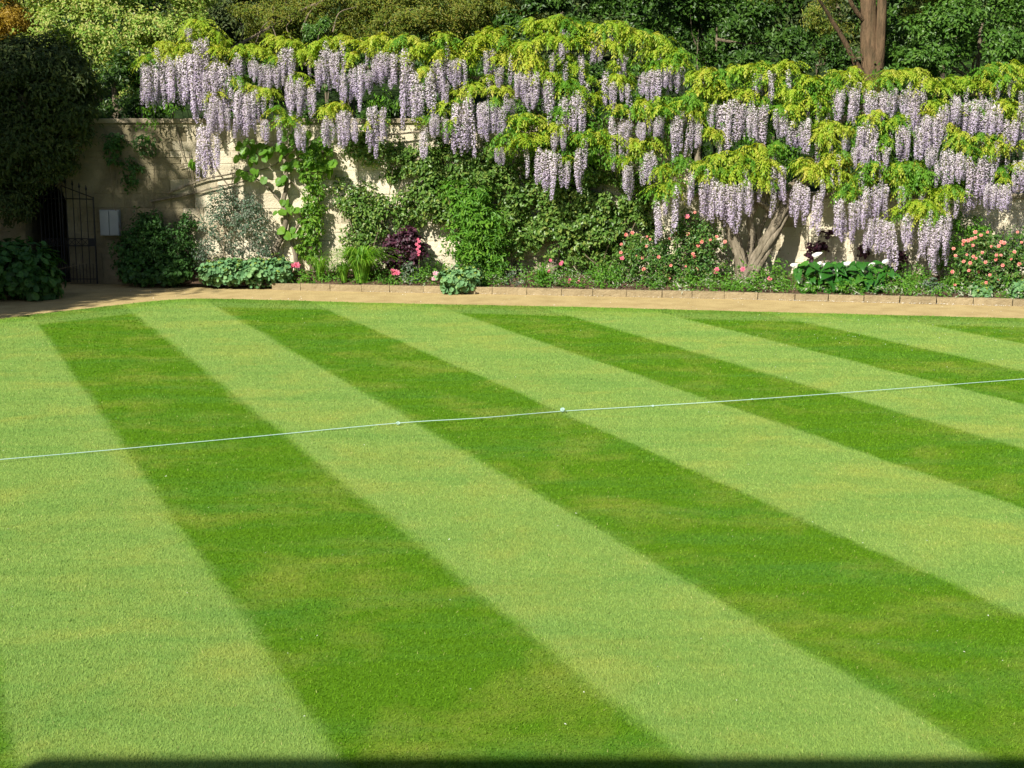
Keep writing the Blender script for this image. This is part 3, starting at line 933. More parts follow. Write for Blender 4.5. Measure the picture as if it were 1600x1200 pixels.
# ------------------------------------------------------------------ dark yew mass over the gate, and the tree that shades the corner
def big_tree(name, label, blobs, mat, size, tb, tr, cov, world=False, aspect=.4, droop=.5):
    r = root(name, tb, label, 'tree')
    b = Buf()
    for bl in blobs:
        if world: c, rad = np.array(bl[:3]), np.array(bl[3:])
        else:
            k = bl[4] / F_PX
            c, rad = P(bl[0], bl[1], bl[4]), np.array([bl[2] * k, bl[5], bl[3] * k])
        area = 4 * math.pi * ((rad[0] * rad[2]) ** 1.6 / 3 + (rad[0] * rad[1]) ** 1.6 / 3 + (rad[1] * rad[2]) ** 1.6 / 3) ** (1 / 1.6)
        nl = area * cov / (size * size * aspect * .5)
        p, nr = blob_points(c, rad, int(nl / 14), 14, size * 2.4, None, .5, boughs=0 if world else 9)
        V, Fc, rv = leaf_arrays(p, nr, size, aspect, .2, droop)
        b.add(V, Fc, rnd=rv)
    b.part('crown', mat, r, kind='stuff')
    c0 = np.array(blobs[0][:3]) if world else P(blobs[0][0], blobs[0][1], blobs[0][4])
    pts = smooth_path([np.array(tb) - [0, 0, .1], np.array(tb) + [.1, 0, 1.2], c0], 6)
    V, Fq = tube(pts, np.linspace(tr, tr * .5, len(pts)), 12, .08)
    part('trunk', V, Fq, M_BARK, r)
    return r
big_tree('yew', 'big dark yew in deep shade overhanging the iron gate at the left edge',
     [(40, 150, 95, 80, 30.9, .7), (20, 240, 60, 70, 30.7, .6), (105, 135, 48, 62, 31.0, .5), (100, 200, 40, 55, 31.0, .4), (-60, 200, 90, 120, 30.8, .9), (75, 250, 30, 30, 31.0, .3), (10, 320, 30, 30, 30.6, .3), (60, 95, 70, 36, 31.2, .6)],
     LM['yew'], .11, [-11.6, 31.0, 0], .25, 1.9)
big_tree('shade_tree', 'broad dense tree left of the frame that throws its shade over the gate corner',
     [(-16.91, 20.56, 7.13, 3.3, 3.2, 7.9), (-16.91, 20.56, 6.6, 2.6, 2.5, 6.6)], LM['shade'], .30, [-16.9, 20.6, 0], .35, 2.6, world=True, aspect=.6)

# ------------------------------------------------------------------ college range behind the camera (casts the shadow on the near lawn)
def college():
    Hc, yb = 7.75, -.65
    x0, x1 = -7.97, 13.0
    r = root('college_building', ((x0 + x1) / 2, yb - 4, 0), 'stone college range behind the viewpoint, its parapet shading the near lawn', 'building')
    b = Buf().add(*box([(x0 + x1) / 2, yb - 4, Hc / 2], x1 - x0, 8, Hc))
    b.part('wall', M_STONE, r)
    g2 = flat('window_glass', (.03, .035, .04), .1, .5)
    for fl in (1.2, 4.4):
        for i in range(7):
            cx = x0 + 1.6 + i * 2.9
            if abs(cx) < .9: continue
            V, Fq = box([cx, yb + .02, fl + .8], 1.2, .05, 1.7)
            wfr = part('window', V, Fq, M_PANEL, r)
            V, Fq = box([cx, yb + .05, fl + .8], 1.0, .02, 1.5)
            part('pane', V, Fq, g2, wfr)
    return r
college()

# ------------------------------------------------------------------ climbers on the wall
def climber(*a, **k): return plant(*a, **k)
climber('climbing_rose', 'sparse climbing rose with pale wall showing through, left of the bright green shrub', 'rose',
        [(590, 235, 50, 24, .22, .18), (560, 225, 26, 20, .2, .15), (650, 250, 40, 25, .25, .2), (570, 330, 36, 45, .22, .18), (610, 340, 45, 34, .28, .2), (650, 320, 40, 30, .28, .22), (560, 375, 30, 30, .2, .15), (625, 275, 25, 14, .12, .1), (540, 300, 20, 25, .12, .1)],
        LM['rose'], .078, dens=36, per=8, rc=.12, aspect=.6, boughs=3, nstem=9, stem_r=.014)
climber('climbing_rose', 'dense dark green climbing rose on the wall behind the tall bright shrub', 'rose',
        [(700, 255, 50, 40, .28, .22), (690, 305, 45, 40, .3, .22), (750, 260, 50, 45, .32, .22), (790, 300, 45, 40, .3, .22), (840, 330, 50, 50, .32, .24), (800, 360, 45, 34, .3, .2), (720, 330, 40, 30, .3, .2)],
        LM['rose'], .09, dens=40, per=9, rc=.12, aspect=.62, boughs=9, nstem=8, stem_r=.016)
climber('climbing_rose', 'dark green climbing rose under the wisteria, left of the salmon rose bush', 'rose',
        [(890, 330, 50, 45, .32, .24), (910, 290, 55, 50, .3, .24), (950, 330, 45, 48, .32, .22), (940, 380, 45, 34, .32, .22), (890, 385, 40, 28, .3, .2), (990, 300, 30, 40, .28, .2), (1000, 350, 26, 36, .25, .2), (870, 250, 60, 40, .2, .2)],
        LM['rose'], .09, dens=40, per=9, rc=.12, aspect=.62, boughs=9, nstem=8, stem_r=.016)
climber('leafy_climber', 'column of bright green climber hanging from the round-leaved vine', 'climber',
        [(487, 265, 20, 30, .3, .16), (490, 310, 17, 30, .3, .15), (487, 350, 17, 28, .28, .15), (484, 385, 17, 22, .26, .14), (500, 235, 18, 20, .3, .15)],
        LM['kiwi'], .085, dens=38, per=7, rc=.10, aspect=.6, nstem=4, droop=.6)
climber('ivy', 'dark green ivy hanging from the coping on the shaded wall above the cabinet', 'climber', [(178, 232, 22, 28, .12, .12), (205, 270, 18, 26, .1, .1), (230, 225, 22, 16, .15, .12)], LM['shade'], .08, dens=30, per=7, rc=.1, nstem=3)

# round-leaved vine: every large leaf its own part
vr = root('round_leaved_vine', W(430, 400, .25), 'vine with big round yellow-green leaves and bare stems on the sunny wall', 'vine')
vr.location.z = bed_z(vr.location.x, vr.location.y)
def wstem(r, pts, off, r0, r1, mat, name='stem', sides=7, rough=.08, n=5):
    offs = off if isinstance(off, (list, tuple)) else [off] * len(pts)
    q = smooth_path([W(x_, y_, o_) for (x_, y_), o_ in zip(pts, offs)], n)
    V, Fq = tube(q, np.linspace(r0, r1, len(q)), sides, rough)
    return part(name, V, Fq, mat, r, smooth=True)
wstem(vr, [(426, 432), (430, 395), (440, 370), (447, 345), (443, 315), (448, 290), (446, 255), (440, 235), (455, 225)], .16, .075, .03, M_WBARK)
wstem(vr, [(464, 430), (462, 400), (456, 372), (470, 345), (488, 325)], .16, .06, .02, M_WBARK)
wstem(vr, [(447, 345), (440, 320), (425, 300), (410, 285), (385, 272)], .12, .03, .012, M_WBARK)
wstem(vr, [(447, 345), (458, 330), (478, 345), (492, 350)], .12, .02, .01, M_WBARK)
wstem(vr, [(446, 295), (455, 285), (462, 290), (470, 300)], .12, .02, .01, M_WBARK)
wstem(vr, [(440, 235), (415, 235), (390, 245), (372, 240)], .18, .03, .012, M_WBARK)
wstem(vr, [(445, 240), (470, 232), (500, 240), (515, 236)], .18, .03, .012, M_WBARK)
def round_leaf_mesh(kind=0):
    b = Buf()
    k = 12
    ring = []
    for i in range(k):
        a = 2 * math.pi * i / k
        rr = .5 * (1 + .05 * math.sin(3 * a + kind)) * (1 - .22 * math.exp(-((a) ** 2) * 8) - .22 * math.exp(-((a - 2 * math.pi) ** 2) * 8)) * (1.1 if i == k // 2 else 1)
        ring.append([.5 - rr * math.cos(a), rr * math.sin(a) * .95, .10 * abs(math.sin(a)) - .14 * (1 - math.cos(a)) * .5 + rng.normal(0, .012)])
    V = np.array([[.42, 0, -.02]] + ring)
    b.add(V, np.array([[0, 1 + i, 1 + (i + 1) % k] for i in range(k)]), rnd=rng.uniform(.2, .9))
    return b.mesh('round_leaf', LM['kiwi'])
RL = [round_leaf_mesh(i) for i in range(6)]
def put_leaf(r, me, p, size, nrm, name='leaf', spin=None):
    nrm = unit(nrm)
    d = np.array([rng.normal(0, .6), 0, -1.0]); d = unit(d - nrm * (d @ nrm))
    if spin is not None:
        d = unit(spin - nrm * (spin @ nrm))
    s = np.cross(nrm, d)
    M = Matrix(((d[0], s[0], nrm[0]), (d[1], s[1], nrm[1]), (d[2], s[2], nrm[2])))
    return link(name, me, r, p - wloc(r), M.to_euler(), (size, size, size))
for (px, py, rx, ry, n_) in ((395, 268, 20, 10, 10), (402, 240, 16, 8, 9), (430, 232, 18, 9, 10), (450, 248, 12, 10, 7), (455, 222, 16, 8, 8), (478, 240, 20, 16, 14), (500, 252, 18, 14, 12), (448, 278, 14, 7, 7), (446, 320, 12, 10, 7),
                             (462, 322, 10, 6, 4), (443, 358, 8, 6, 4), (462, 357, 14, 9, 7), (478, 352, 9, 7, 5), (383, 235, 14, 8, 7), (497, 225, 16, 8, 8), (515, 256, 7, 7, 3), (412, 228, 14, 6, 6), (300, 250, 3, 7, 3), (385, 222, 12, 6, 5), (452, 205, 12, 8, 5), (470, 210, 16, 8, 7)):
    for _ in range(n_):
        p = W(px + rng.uniform(-rx, rx), py + rng.uniform(-ry, ry), rng.uniform(.18, .38))
        put_leaf(vr, random.choice(RL), p, rng.uniform(.13, .21), np.array([rng.normal(-.2, .45), -.75, rng.normal(.65, .35)]))

# ------------------------------------------------------------------ shaded corner plants
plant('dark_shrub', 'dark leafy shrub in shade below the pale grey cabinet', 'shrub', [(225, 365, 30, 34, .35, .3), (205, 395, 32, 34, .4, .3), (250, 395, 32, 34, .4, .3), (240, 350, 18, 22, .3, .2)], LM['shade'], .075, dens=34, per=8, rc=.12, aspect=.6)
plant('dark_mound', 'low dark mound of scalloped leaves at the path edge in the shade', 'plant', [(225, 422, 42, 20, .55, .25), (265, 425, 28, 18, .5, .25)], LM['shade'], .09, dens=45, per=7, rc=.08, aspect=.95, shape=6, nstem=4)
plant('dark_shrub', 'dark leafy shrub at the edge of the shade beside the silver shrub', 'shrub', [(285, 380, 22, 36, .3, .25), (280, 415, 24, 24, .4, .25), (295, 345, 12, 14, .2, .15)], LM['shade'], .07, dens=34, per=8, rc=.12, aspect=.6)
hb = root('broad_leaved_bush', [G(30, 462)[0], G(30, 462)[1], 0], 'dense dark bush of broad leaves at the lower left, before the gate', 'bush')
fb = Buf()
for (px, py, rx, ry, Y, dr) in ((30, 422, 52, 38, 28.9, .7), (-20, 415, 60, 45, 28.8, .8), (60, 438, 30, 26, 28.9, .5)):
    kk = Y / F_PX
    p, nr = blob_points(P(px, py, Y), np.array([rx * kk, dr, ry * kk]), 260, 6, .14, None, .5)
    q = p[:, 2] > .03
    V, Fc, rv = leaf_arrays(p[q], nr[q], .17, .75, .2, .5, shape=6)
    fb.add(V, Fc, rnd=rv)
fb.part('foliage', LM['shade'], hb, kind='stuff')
for i in range(5):
    b0 = wloc(hb)
    V, Fq = tube(smooth_path([b0 + [rng.normal(0, .1), 0, -.02], b0 + [rng.normal(0, .2), rng.normal(0, .1), .3], b0 + [rng.normal(0, .4), rng.normal(0, .2), .6]], 3), np.linspace(.015, .006, 7), 5)
    part('stem', V, Fq, M_TWIG, hb)

# ------------------------------------------------------------------ border plants
silver = plant('silver_shrub', 'tall airy silver-green shrub with bare lower stems against the sunny wall', 'shrub',
      [(365, 325, 38, 30, .45, .3), (340, 350, 26, 34, .45, .25), (390, 345, 24, 30, .45, .25), (350, 300, 22, 14, .4, .2), (410, 375, 14, 36, .45, .18), (325, 395, 20, 28, .5, .2), (400, 405, 16, 18, .5, .2), (372, 390, 10, 14, .45, .12)],
      LM['silver'], .055, dens=24, per=9, rc=.13, aspect=.6, base=np.array([*W(360, 440, .5)[:2], .15]), nstem=14, stem_r=.013)
AL = dict(size=.085, dens=60, per=6, rc=.07, aspect=.95, shape=8, nstem=5, stem_r=.006, fold=.3)
def mantle(label, blobs):
    r = plant('lady_mantle', label, 'plant', blobs, LM['alchemilla'], group='mounds of scalloped grey-green leaves', **AL)
    b = Buf()
    for bl in blobs:
        c, rad = blob_m(bl)
        p, nr = blob_points(c + [0, 0, rad[2] * .25], rad * [1, 1, .9], 26, 12, .05, WAX, .9)
        V, Fc, rv = leaf_arrays(p, nr, .02, .9, 0, 0)
        b.add(V, Fc, rnd=rv)
    b.part('blossom', LM['lime'], r, kind='stuff')
    return r
mantle('scalloped grey-green mound at the foot of the silver shrub, leftmost in the sun', [(335, 425, 24, 18, .65, .28), (365, 424, 24, 20, .65, .28)])
mantle('scalloped grey-green mound with lime sprays left of the pink peony', [(400, 424, 24, 20, .62, .28), (432, 422, 24, 22, .6, .28)])
mantle('scalloped mound spilling over the kerb below the bright green shrub', [(715, 438, 32, 20, 1.15, .3), (735, 432, 18, 16, 1.05, .25)])
mantle('scalloped mound spilling over the kerb at the right edge of the photo', [(1594, 458, 12, 20, 2.1, .25), (1612, 455, 16, 22, 2.0, .25)])
mantle('small scalloped mound under the right-hand salmon rose bush', [(1532, 456, 17, 12, 1.9, .2)])

def strap_clump(name, label, px, py, off, spread, height, n, mat, group=None, wdt=.016):
    base = W(px, py, off); base[2] = bed_z(base[0], base[1])
    r = root(name, base, label, 'plant', group)
    b = Buf()
    for i in range(n):
        a = rng.random() * 2 * math.pi
        d = np.array([math.cos(a), math.sin(a) * .7, 0]); s = np.array([-d[1], d[0], 0])
        R = spread * rng.uniform(.2, 1.0); H = height * rng.uniform(.7, 1.1)
        o = base + d * rng.uniform(0, .06) * spread * 2
        K = 6; V = []
        for k in range(K + 1):
            t = k / K
            c = o + d * R * t ** 1.4 + np.array([0, 0, H * (2.2 * t - 1.65 * t * t)])
            wv = wdt * (1 - t ** 2.2) + .001
            V += [c - s * wv, c + s * wv]
        Fq = [[2 * k, 2 * k + 1, 2 * k + 3, 2 * k + 2] for k in range(K)]
        b.add(V, np.array(Fq), rnd=rng.random())
    b.part('strap_leaves', mat, r, kind='stuff')
    return r
strap_clump('daylily', 'large arching clump of strap leaves left of the purple bush', 565, 446, .75, 1.0, .95, 300, LM['grassy'], wdt=.019)
strap_clump('daylily', 'small fan of strap leaves joined to the left side of the big arching clump', 538, 446, .7, .45, .55, 90, LM['grassy'])
strap_clump('daylily', 'thin grassy clump behind the pink peony', 500, 443, .6, .5, .65, 130, LM['grassy'], wdt=.012)
pp = plant('peony', 'low leafy peony with bright pink flowers right of the scalloped mounds', 'flower', [(468, 432, 22, 14, .6, .2), (495, 436, 24, 12, .6, .2)], LM['bright'], .06, dens=36, per=6, rc=.08, nstem=5, stem_r=.006)
add_flowers(pp, FL_PINK, [(458, 416), (464, 415), (500, 411), (501, 415)], .55, scale=1.15)
purple = plant('smoke_bush', 'dark purple-leaved bush against the wall right of the strap-leaf clump', 'bush', [(622, 385, 22, 20, .55, .22), (640, 370, 18, 14, .5, .2), (612, 402, 16, 16, .55, .2), (650, 395, 16, 16, .5, .2), (632, 412, 20, 10, .5, .2)], LM['purple'], .075, dens=34, per=8, rc=.08, aspect=.8, shape=6, nstem=9, stem_r=.01)
fx = strap_clump('foxglove', 'pink flower spike standing before the purple bush', 654, 440, .62, .12, .25, 24, LM['bright'])
V, Fq = tube(smooth_path([wloc(fx), W(655, 400, .66), W(652, 372, .66)], 4), np.linspace(.008, .004, 9), 5)
part('stem', V, Fq, M_TWIG, fx)
add_flowers(fx, FL_PINK, [(653, 374), (655, 378), (651, 382), (655, 386), (652, 390), (655, 394), (653, 398)], .68, 'flower', .7, .02)
pk = plant('peony', 'leafy peony with bright pink flower heads below the purple bush', 'flower', [(622, 436, 20, 12, .75, .2), (612, 445, 14, 8, .8, .15)], LM['bright'], .055, dens=34, per=6, rc=.07, nstem=4, stem_r=.006)
add_flowers(pk, FL_PINK, [(613, 423), (618, 425), (621, 427), (614, 427)], .8, scale=1.1, jit=.04)
pk = plant('silver_plant', 'grey-green leafy plant between the pink peony and the pale pink flowers', 'plant', [(640, 425, 14, 18, .7, .15), (645, 440, 14, 10, .75, .15)], LM['silver'], .07, dens=34, per=6, rc=.08, nstem=4, stem_r=.006)
pk = plant('pale_peony', 'small plant with pale pink blooms left of the kerbside mound', 'flower', [(676, 438, 18, 12, .8, .18), (665, 425, 12, 14, .7, .15)], LM['bright'], .05, dens=26, per=6, rc=.08, nstem=4, stem_r=.006)
add_flowers(pk, [flower_mesh('pale_flower', petal_mat('pale_pink_petal', [(0, (.75, .35, .45)), (1, (.88, .68, .72))]), 7, .06)], [(680, 428), (686, 431), (683, 434), (678, 436)], .88, scale=1.0, jit=.04)
plant('bright_shrub', 'tall bright green upright shrub in the middle of the border', 'shrub',
      [(735, 320, 32, 34, .62, .28), (755, 350, 34, 34, .65, .3), (725, 375, 32, 34, .65, .28), (770, 390, 22, 34, .6, .25), (745, 405, 28, 24, .65, .25), (705, 300, 16, 16, .55, .2)],
      LM['bright'], .11, dens=32, per=9, rc=.12, aspect=.34, nstem=12, stem_r=.01, base=np.array([*W(745, 440, .7)[:2], .2]))
pk = plant('green_perennial', 'fresh yellow-green perennial right of the kerbside mound', 'plant', [(765, 436, 22, 14, .9, .2)], LM['bright'], .06, dens=34, per=6, rc=.07, nstem=4, stem_r=.006)
add_flowers(pk, FL_PINK, [(746, 422)], .9, scale=.7)
plant('silver_plant', 'small silvery plant low in front of the bare sunny wall', 'plant', [(803, 438, 16, 12, .9, .16)], LM['silver'], .06, dens=34, per=6, rc=.07, nstem=4, stem_r=.006)
strap_clump('leafy_clump', 'clump of broad pointed bright leaves right of the small silvery plant', 846, 448, .9, .35, .38, 60, LM['bright'], wdt=.028)
pk = plant('pink_perennial', 'low perennial with scattered pink flowers before the dark climbing rose', 'flower', [(875, 436, 26, 14, .95, .2), (900, 445, 24, 9, 1.0, .18)], LM['bright'], .05, dens=22, per=6, rc=.08, nstem=6, stem_r=.006)
add_flowers(pk, FL_PINK, [(878, 410), (876, 413), (860, 407), (890, 438), (903, 441), (888, 444), (858, 424)], .95, scale=.8)
plant('green_perennial', 'low mixed green perennial left of the salmon rose bush', 'plant', [(935, 428, 22, 16, .95, .2), (945, 442, 26, 10, 1.05, .18)], LM['bright'], .06, dens=30, per=6, rc=.08, nstem=5, stem_r=.006)
rb = plant('rose_bush', 'rose bush with salmon and pink flowers left of the wisteria trunk', 'rose',
      [(1010, 400, 40, 32, .75, .3), (1060, 385, 40, 38, .75, .3), (1100, 375, 32, 36, .7, .28), (1045, 425, 45, 20, .85, .25), (1095, 420, 34, 22, .8, .25), (1075, 350, 24, 20, .6, .22), (980, 420, 22, 18, .8, .2)],
      LM['rose_brown'], .062, dens=32, per=9, rc=.12, aspect=.6, nstem=14, stem_r=.010, base=np.array([*W(1060, 445, .8)[:2], .22]))
add_flowers(rb, FL_SALMON, [(978, 367), (988, 364), (971, 382), (1010, 385), (1011, 370), (1016, 374), (1042, 381), (1046, 373), (1056, 363), (1075, 366), (1074, 340), (1086, 332), (1091, 384), (1110, 375), (1097, 378), (1133, 378), (972, 402),
     (970, 395), (995, 401), (1004, 403), (1019, 402), (1029, 402), (1083, 397), (1085, 402), (1072, 416), (1006, 421), (1045, 435), (1048, 415), (1090, 420), (1120, 370)], .98, 'rose_flower', .62, .10)
add_flowers(rb, FL_PINK, [(1074, 339), (972, 404), (1118, 425), (1120, 422)], 1.0, 'rose_flower', 1.1, .04)
for lab, px, off in (('low green groundcover plant at the kerb under the salmon roses', 1010, 1.15), ('low green groundcover plant at the kerb just left of the wisteria foot', 1075, 1.3), ('low green groundcover plant hugging the left side of the wisteria foot', 1125, 1.35), ('low green groundcover plant just right of the wisteria foot', 1200, 1.4)):
    plant('groundcover', lab, 'plant', [(px, 448 + (px - 1000) * .02, 30, 10, off, .2), (px + 14, 440, 22, 10, off - .2, .2)], LM['bright'] if px % 2 else LM['rose_brown'], .05, dens=34, per=6, rc=.07, nstem=4, stem_r=.005)
pk = plant('tall_perennial', 'sparse tall perennial with single pink flowers right of the wisteria foot', 'flower', [(1215, 425, 22, 22, 1.0, .2), (1180, 430, 16, 14, 1.1, .15)], LM['bright'], .06, dens=18, per=6, rc=.09, nstem=8, stem_r=.007)
add_flowers(pk, FL_PINK, [(1161, 421), (1203, 436)], 1.25, scale=.9, jit=.05)

# arum lilies
ar = root('arum_lily', np.array([*W(1320, 445, 1.3)[:2], .2]), 'broad clump of glossy dark green arum leaves with white flowers', 'plant')
def arum_mesh():
    b = Buf(); K = 8
    prof = [(0, .02), (.06, .30), (.2, .36), (.38, .34), (.6, .25), (.8, .13), (1.0, 0.0)]
    V = []
    for x_, y_ in prof:
        z = -.35 * x_ ** 2 + .05
        V += [[x_ - (.14 if .05 < x_ < .1 else 0), y_, z + .12 * y_ / .36], [x_, 0, z], [x_ - (.14 if .05 < x_ < .1 else 0), -y_, z + .12 * y_ / .36]]
    Fq = []
    for k in range(len(prof) - 1):
        for j in (0, 1):
            Fq.append([3 * k + j, 3 * k + j + 1, 3 * k + 4 + j, 3 * k + 3 + j])
    b.add(np.array(V), np.array(Fq), rnd=rng.random())
    return b.mesh('arum_leaf', LM['arum'], True)
AM = [arum_mesh() for _ in range(6)]
def spathe_mesh():
    b = Buf(); V = []; n = 10
    for j, (h, rr) in enumerate(((0, .15), (.35, .25), (.7, .42), (.95, .62))):
        for i in range(n):
            a = 2 * math.pi * i / n
            tip = max(0, math.cos(a)) ** 3
            V.append([math.cos(a) * rr * (1 + .6 * tip * j / 3), math.sin(a) * rr, h + (.25 * tip if j == 3 else 0) - .12 * (1 - tip) * (j == 3)])
    Fq = [[j * n + i, j * n + (i + 1) % n, (j + 1) * n + (i + 1) % n, (j + 1) * n + i] for j in range(3) for i in range(n)]
    b.add(np.array(V), np.array(Fq), rnd=.8)
    return b.mesh('spathe', M_WHITE, True)
SP = spathe_mesh()
b0 = wloc(ar)
for i in range(290):
    px = 1320 + rng.normal(0, 36) if i % 2 else rng.uniform(1252, 1392)
    px = min(1394, max(1248, px))
    py = rng.uniform(412, 456)
    off = 1.3 + rng.uniform(-.25, .35)
    p = W(px, py, off)
    if p[2] < .15: p[2] = rng.uniform(.15, .3)
    o = put_leaf(ar, random.choice(AM), p, rng.uniform(.14, .26), np.array([rng.normal(-.15, .45), -.55, 1.0]), 'leaf', np.array([rng.normal(0, 1), rng.normal(-.6, .5), -.35]))
for (px, py) in ((1277, 400), (1285, 417), (1283, 414), (1303, 427), (1322, 415), (1240, 417), (1364, 416), (1385, 411), (1253, 440), (1333, 433), (1273, 402)):
    p = W(px, py, 1.5)
    s = .10 if py != 433 else .06
    q = Vector((rng.normal(-.2, .3), -.5, 1)).to_track_quat('Z', 'Y')
    link('flower', SP, ar, p - b0 - np.array([0, 0, .03]), q.to_euler(), (s, s, s))
    V, Fq = tube(smooth_path([np.array([p[0], p[1] + .1, .15]), p - [0, -.03, .3], p - [0, 0, .02]], 4), .007, 5)
    part('stalk', V, Fq, LM['grassy'], ar)
plant('light_shrub', 'small yellow-green plant in front of the arum leaves', 'plant', [(1322, 448, 16, 10, 1.75, .14)], LM['bright'], .07, dens=40, per=6, rc=.07, nstem=4, stem_r=.006)
plant('purple_vine', 'sprig of dark purple leaves on the wall just above the arum lilies', 'vine', [(1278, 385, 16, 7, .2, .08), (1295, 365, 14, 6, .2, .08), (1268, 397, 8, 7, .2, .08)], LM['purple'], .07, dens=45, per=6, rc=.06, aspect=.8, shape=6, nstem=5, stem_r=.006, base=np.array([*W(1285, 430, .3)[:2], .3]))
plant('purple_vine', 'narrow sprig of dark purple leaves hanging beside the long white racemes', 'vine', [(1351, 390, 7, 14, .2, .08)], LM['purple'], .07, dens=50, per=6, rc=.06, aspect=.8, shape=6, nstem=3, stem_r=.006, base=np.array([*W(1350, 430, .3)[:2], .3]))
plant('purple_vine', 'dark purple leaves low on the wall right of the arum lilies', 'vine', [(1408, 403, 11, 10, .25, .1), (1402, 420, 8, 8, .25, .1)], LM['purple'], .06, dens=45, per=6, rc=.06, aspect=.8, shape=6, nstem=3, stem_r=.006, base=np.array([*W(1405, 435, .4)[:2], .3]))
plant('green_perennial', 'bushy green perennial right of the arum lilies', 'plant', [(1415, 445, 22, 14, 1.5, .2), (1430, 425, 20, 14, 1.1, .2)], LM['bright'], .05, dens=34, per=6, rc=.08, nstem=5, stem_r=.006)
plant('silver_plant', 'silvery white-leaved plant low at the kerb left of the right-hand rose bush', 'plant', [(1452, 445, 14, 10, 1.5, .16), (1462, 452, 14, 8, 1.6, .15)], LM['silver'], .08, dens=34, per=6, rc=.08, nstem=4, stem_r=.006)
strap_clump('leafy_clump', 'pale clump of upright leaves at the kerb right of the silvery plant', 1488, 458, 1.65, .22, .34, 50, LM['bright'], wdt=.02)
plant('light_shrub', 'bright green leafy shrub against the wall above the right-hand rose bush', 'shrub', [(1510, 350, 28, 16, .5, .25), (1530, 368, 22, 16, .6, .22), (1495, 375, 18, 24, .5, .22), (1475, 400, 20, 24, .5, .2)], LM['bright'], .055, dens=34, per=8, rc=.10, aspect=.6, nstem=8, stem_r=.009)
rb = plant('rose_bush', 'rose bush covered in salmon roses at the right edge', 'rose',
      [(1530, 400, 36, 34, 1.3, .35), (1570, 390, 36, 32, 1.3, .35), (1610, 390, 36, 36, 1.3, .35), (1560, 430, 45, 30, 1.45, .35), (1510, 425, 26, 28, 1.3, .28), (1500, 445, 26, 14, 1.5, .22), (1600, 435, 30, 30, 1.4, .3)],
      LM['rose_brown'], .062, dens=34, per=9, rc=.11, aspect=.6, nstem=14, stem_r=.010, base=np.array([*W(1560, 450, 1.4)[:2], .2]))
add_flowers(rb, FL_SALMON, [(1524, 363), (1533, 368), (1543, 363), (1506, 377), (1505, 382), (1513, 376), (1518, 374), (1524, 372), (1520, 384), (1490, 389), (1493, 400), (1511, 398), (1506, 409), (1516, 411), (1525, 404), (1521, 401),
      (1561, 385), (1565, 379), (1569, 380), (1557, 399), (1564, 399), (1556, 406), (1585, 394), (1593, 413), (1596, 379), (1529, 425), (1488, 425), (1514, 423), (1547, 430), (1573, 427), (1541, 442), (1560, 437), (1492, 445), (1549, 385), (1590, 363),
      (1518, 443), (1535, 395), (1540, 410), (1567, 415), (1580, 405)], 1.66, 'rose_flower', .66, .10)

# low litter of small leaves and fallen petals
def scatter_flat(name, label, cat, pts, size, mat):
    pts = np.array(pts); n = len(pts)
    th = rng.random(n) * 6.28
    s = size * rng.uniform(.5, 1.3, n)
    d = np.column_stack([np.cos(th), np.sin(th), rng.uniform(0, .5, n)]); e = np.column_stack([-np.sin(th), np.cos(th), rng.uniform(-.2, .4, n)])
    V = np.stack([pts, pts + d * s[:, None] + e * s[:, None] * .4, pts + d * s[:, None] * 1.5, pts + d * s[:, None] - e * s[:, None] * .4], 1).reshape(-1, 3)
    Fq = np.arange(4 * n).reshape(-1, 4)
    o = part(name, V, Fq, mat, None, {'rnd': np.repeat(rng.random(n), 4)})
    tag(o, label, cat, kind='stuff')
pts = []
for _ in range(110): pts.append(G(rng.uniform(0, 1600), 500 + 640 * rng.random() ** 1.6, .05))
for _ in range(260): pts.append(G(rng.uniform(1150, 1600), rng.uniform(484, 540) if rng.random() < .8 else rng.uniform(500, 600), .05))
for _ in range(60): pts.append(G(rng.uniform(250, 1150), rng.uniform(478, 510), .05))
scatter_flat('fallen_petals', 'tiny fallen white petals scattered over the lawn', 'petals', pts, .011, M_WHITE)
pts = []
for _ in range(900):
    x_ = rng.uniform(-3, 11.5)
    if rng.random() < .45 and x_ < 4: continue
    pts.append([x_, kerb_y(x_) - abs(rng.normal(.02, .035)) - .01, .012])
for _ in range(160):
    x_ = rng.uniform(-8, 11.5); pts.append([x_, kerb_y(x_) - rng.uniform(.05, 2), .012])
scatter_flat('petal_drift', 'line of pale fallen petals gathered on the gravel along the kerb', 'petals', pts, .018, M_WHITE)
M_DRY = petal_mat('dry_leaf', [(0, (.10, .06, .03)), (.5, (.26, .17, .10)), (1, (.50, .42, .30))])
pts = []
for _ in range(1500):
    x_ = rng.uniform(-7, 12); y_ = kerb_y(x_) + rng.uniform(.05, 1.2)
    pts.append([x_, y_, bed_z(x_, y_) + .02])
scatter_flat('leaf_litter', 'dry leaves and bits lying on the border soil', 'leaf litter', pts, .03, M_DRY)
# small seedlings filling the front of the bed
sb = Buf()
pts = []
for _ in range(1100):
    x_ = rng.uniform(-4.2, 12); y_ = kerb_y(x_) + rng.uniform(.1, 1.5)
    c = np.array([x_, y_, bed_z(x_, y_) + .05])
    m_ = rng.integers(8, 22)
    hh = rng.choice([.04, .07, .14])
    q = c + [0, 0, hh] + rng.normal(0, 1, (m_, 3)) * [.07, .05, hh]
    q[:, 2] = np.maximum(q[:, 2], c[2] - .03)
    V, Fc, rv = leaf_arrays(q, unit(rng.normal(0, .5, (m_, 3)) + [0, -.4, .8]), rng.uniform(.04, .08), .4, .2, 0)
    sb.add(V, Fc, rnd=rv * rng.uniform(.4, 1))
tag(sb.part('seedlings', LM['bright']), 'small seedlings and groundcover between the border plants', 'ground cover', kind='stuff')

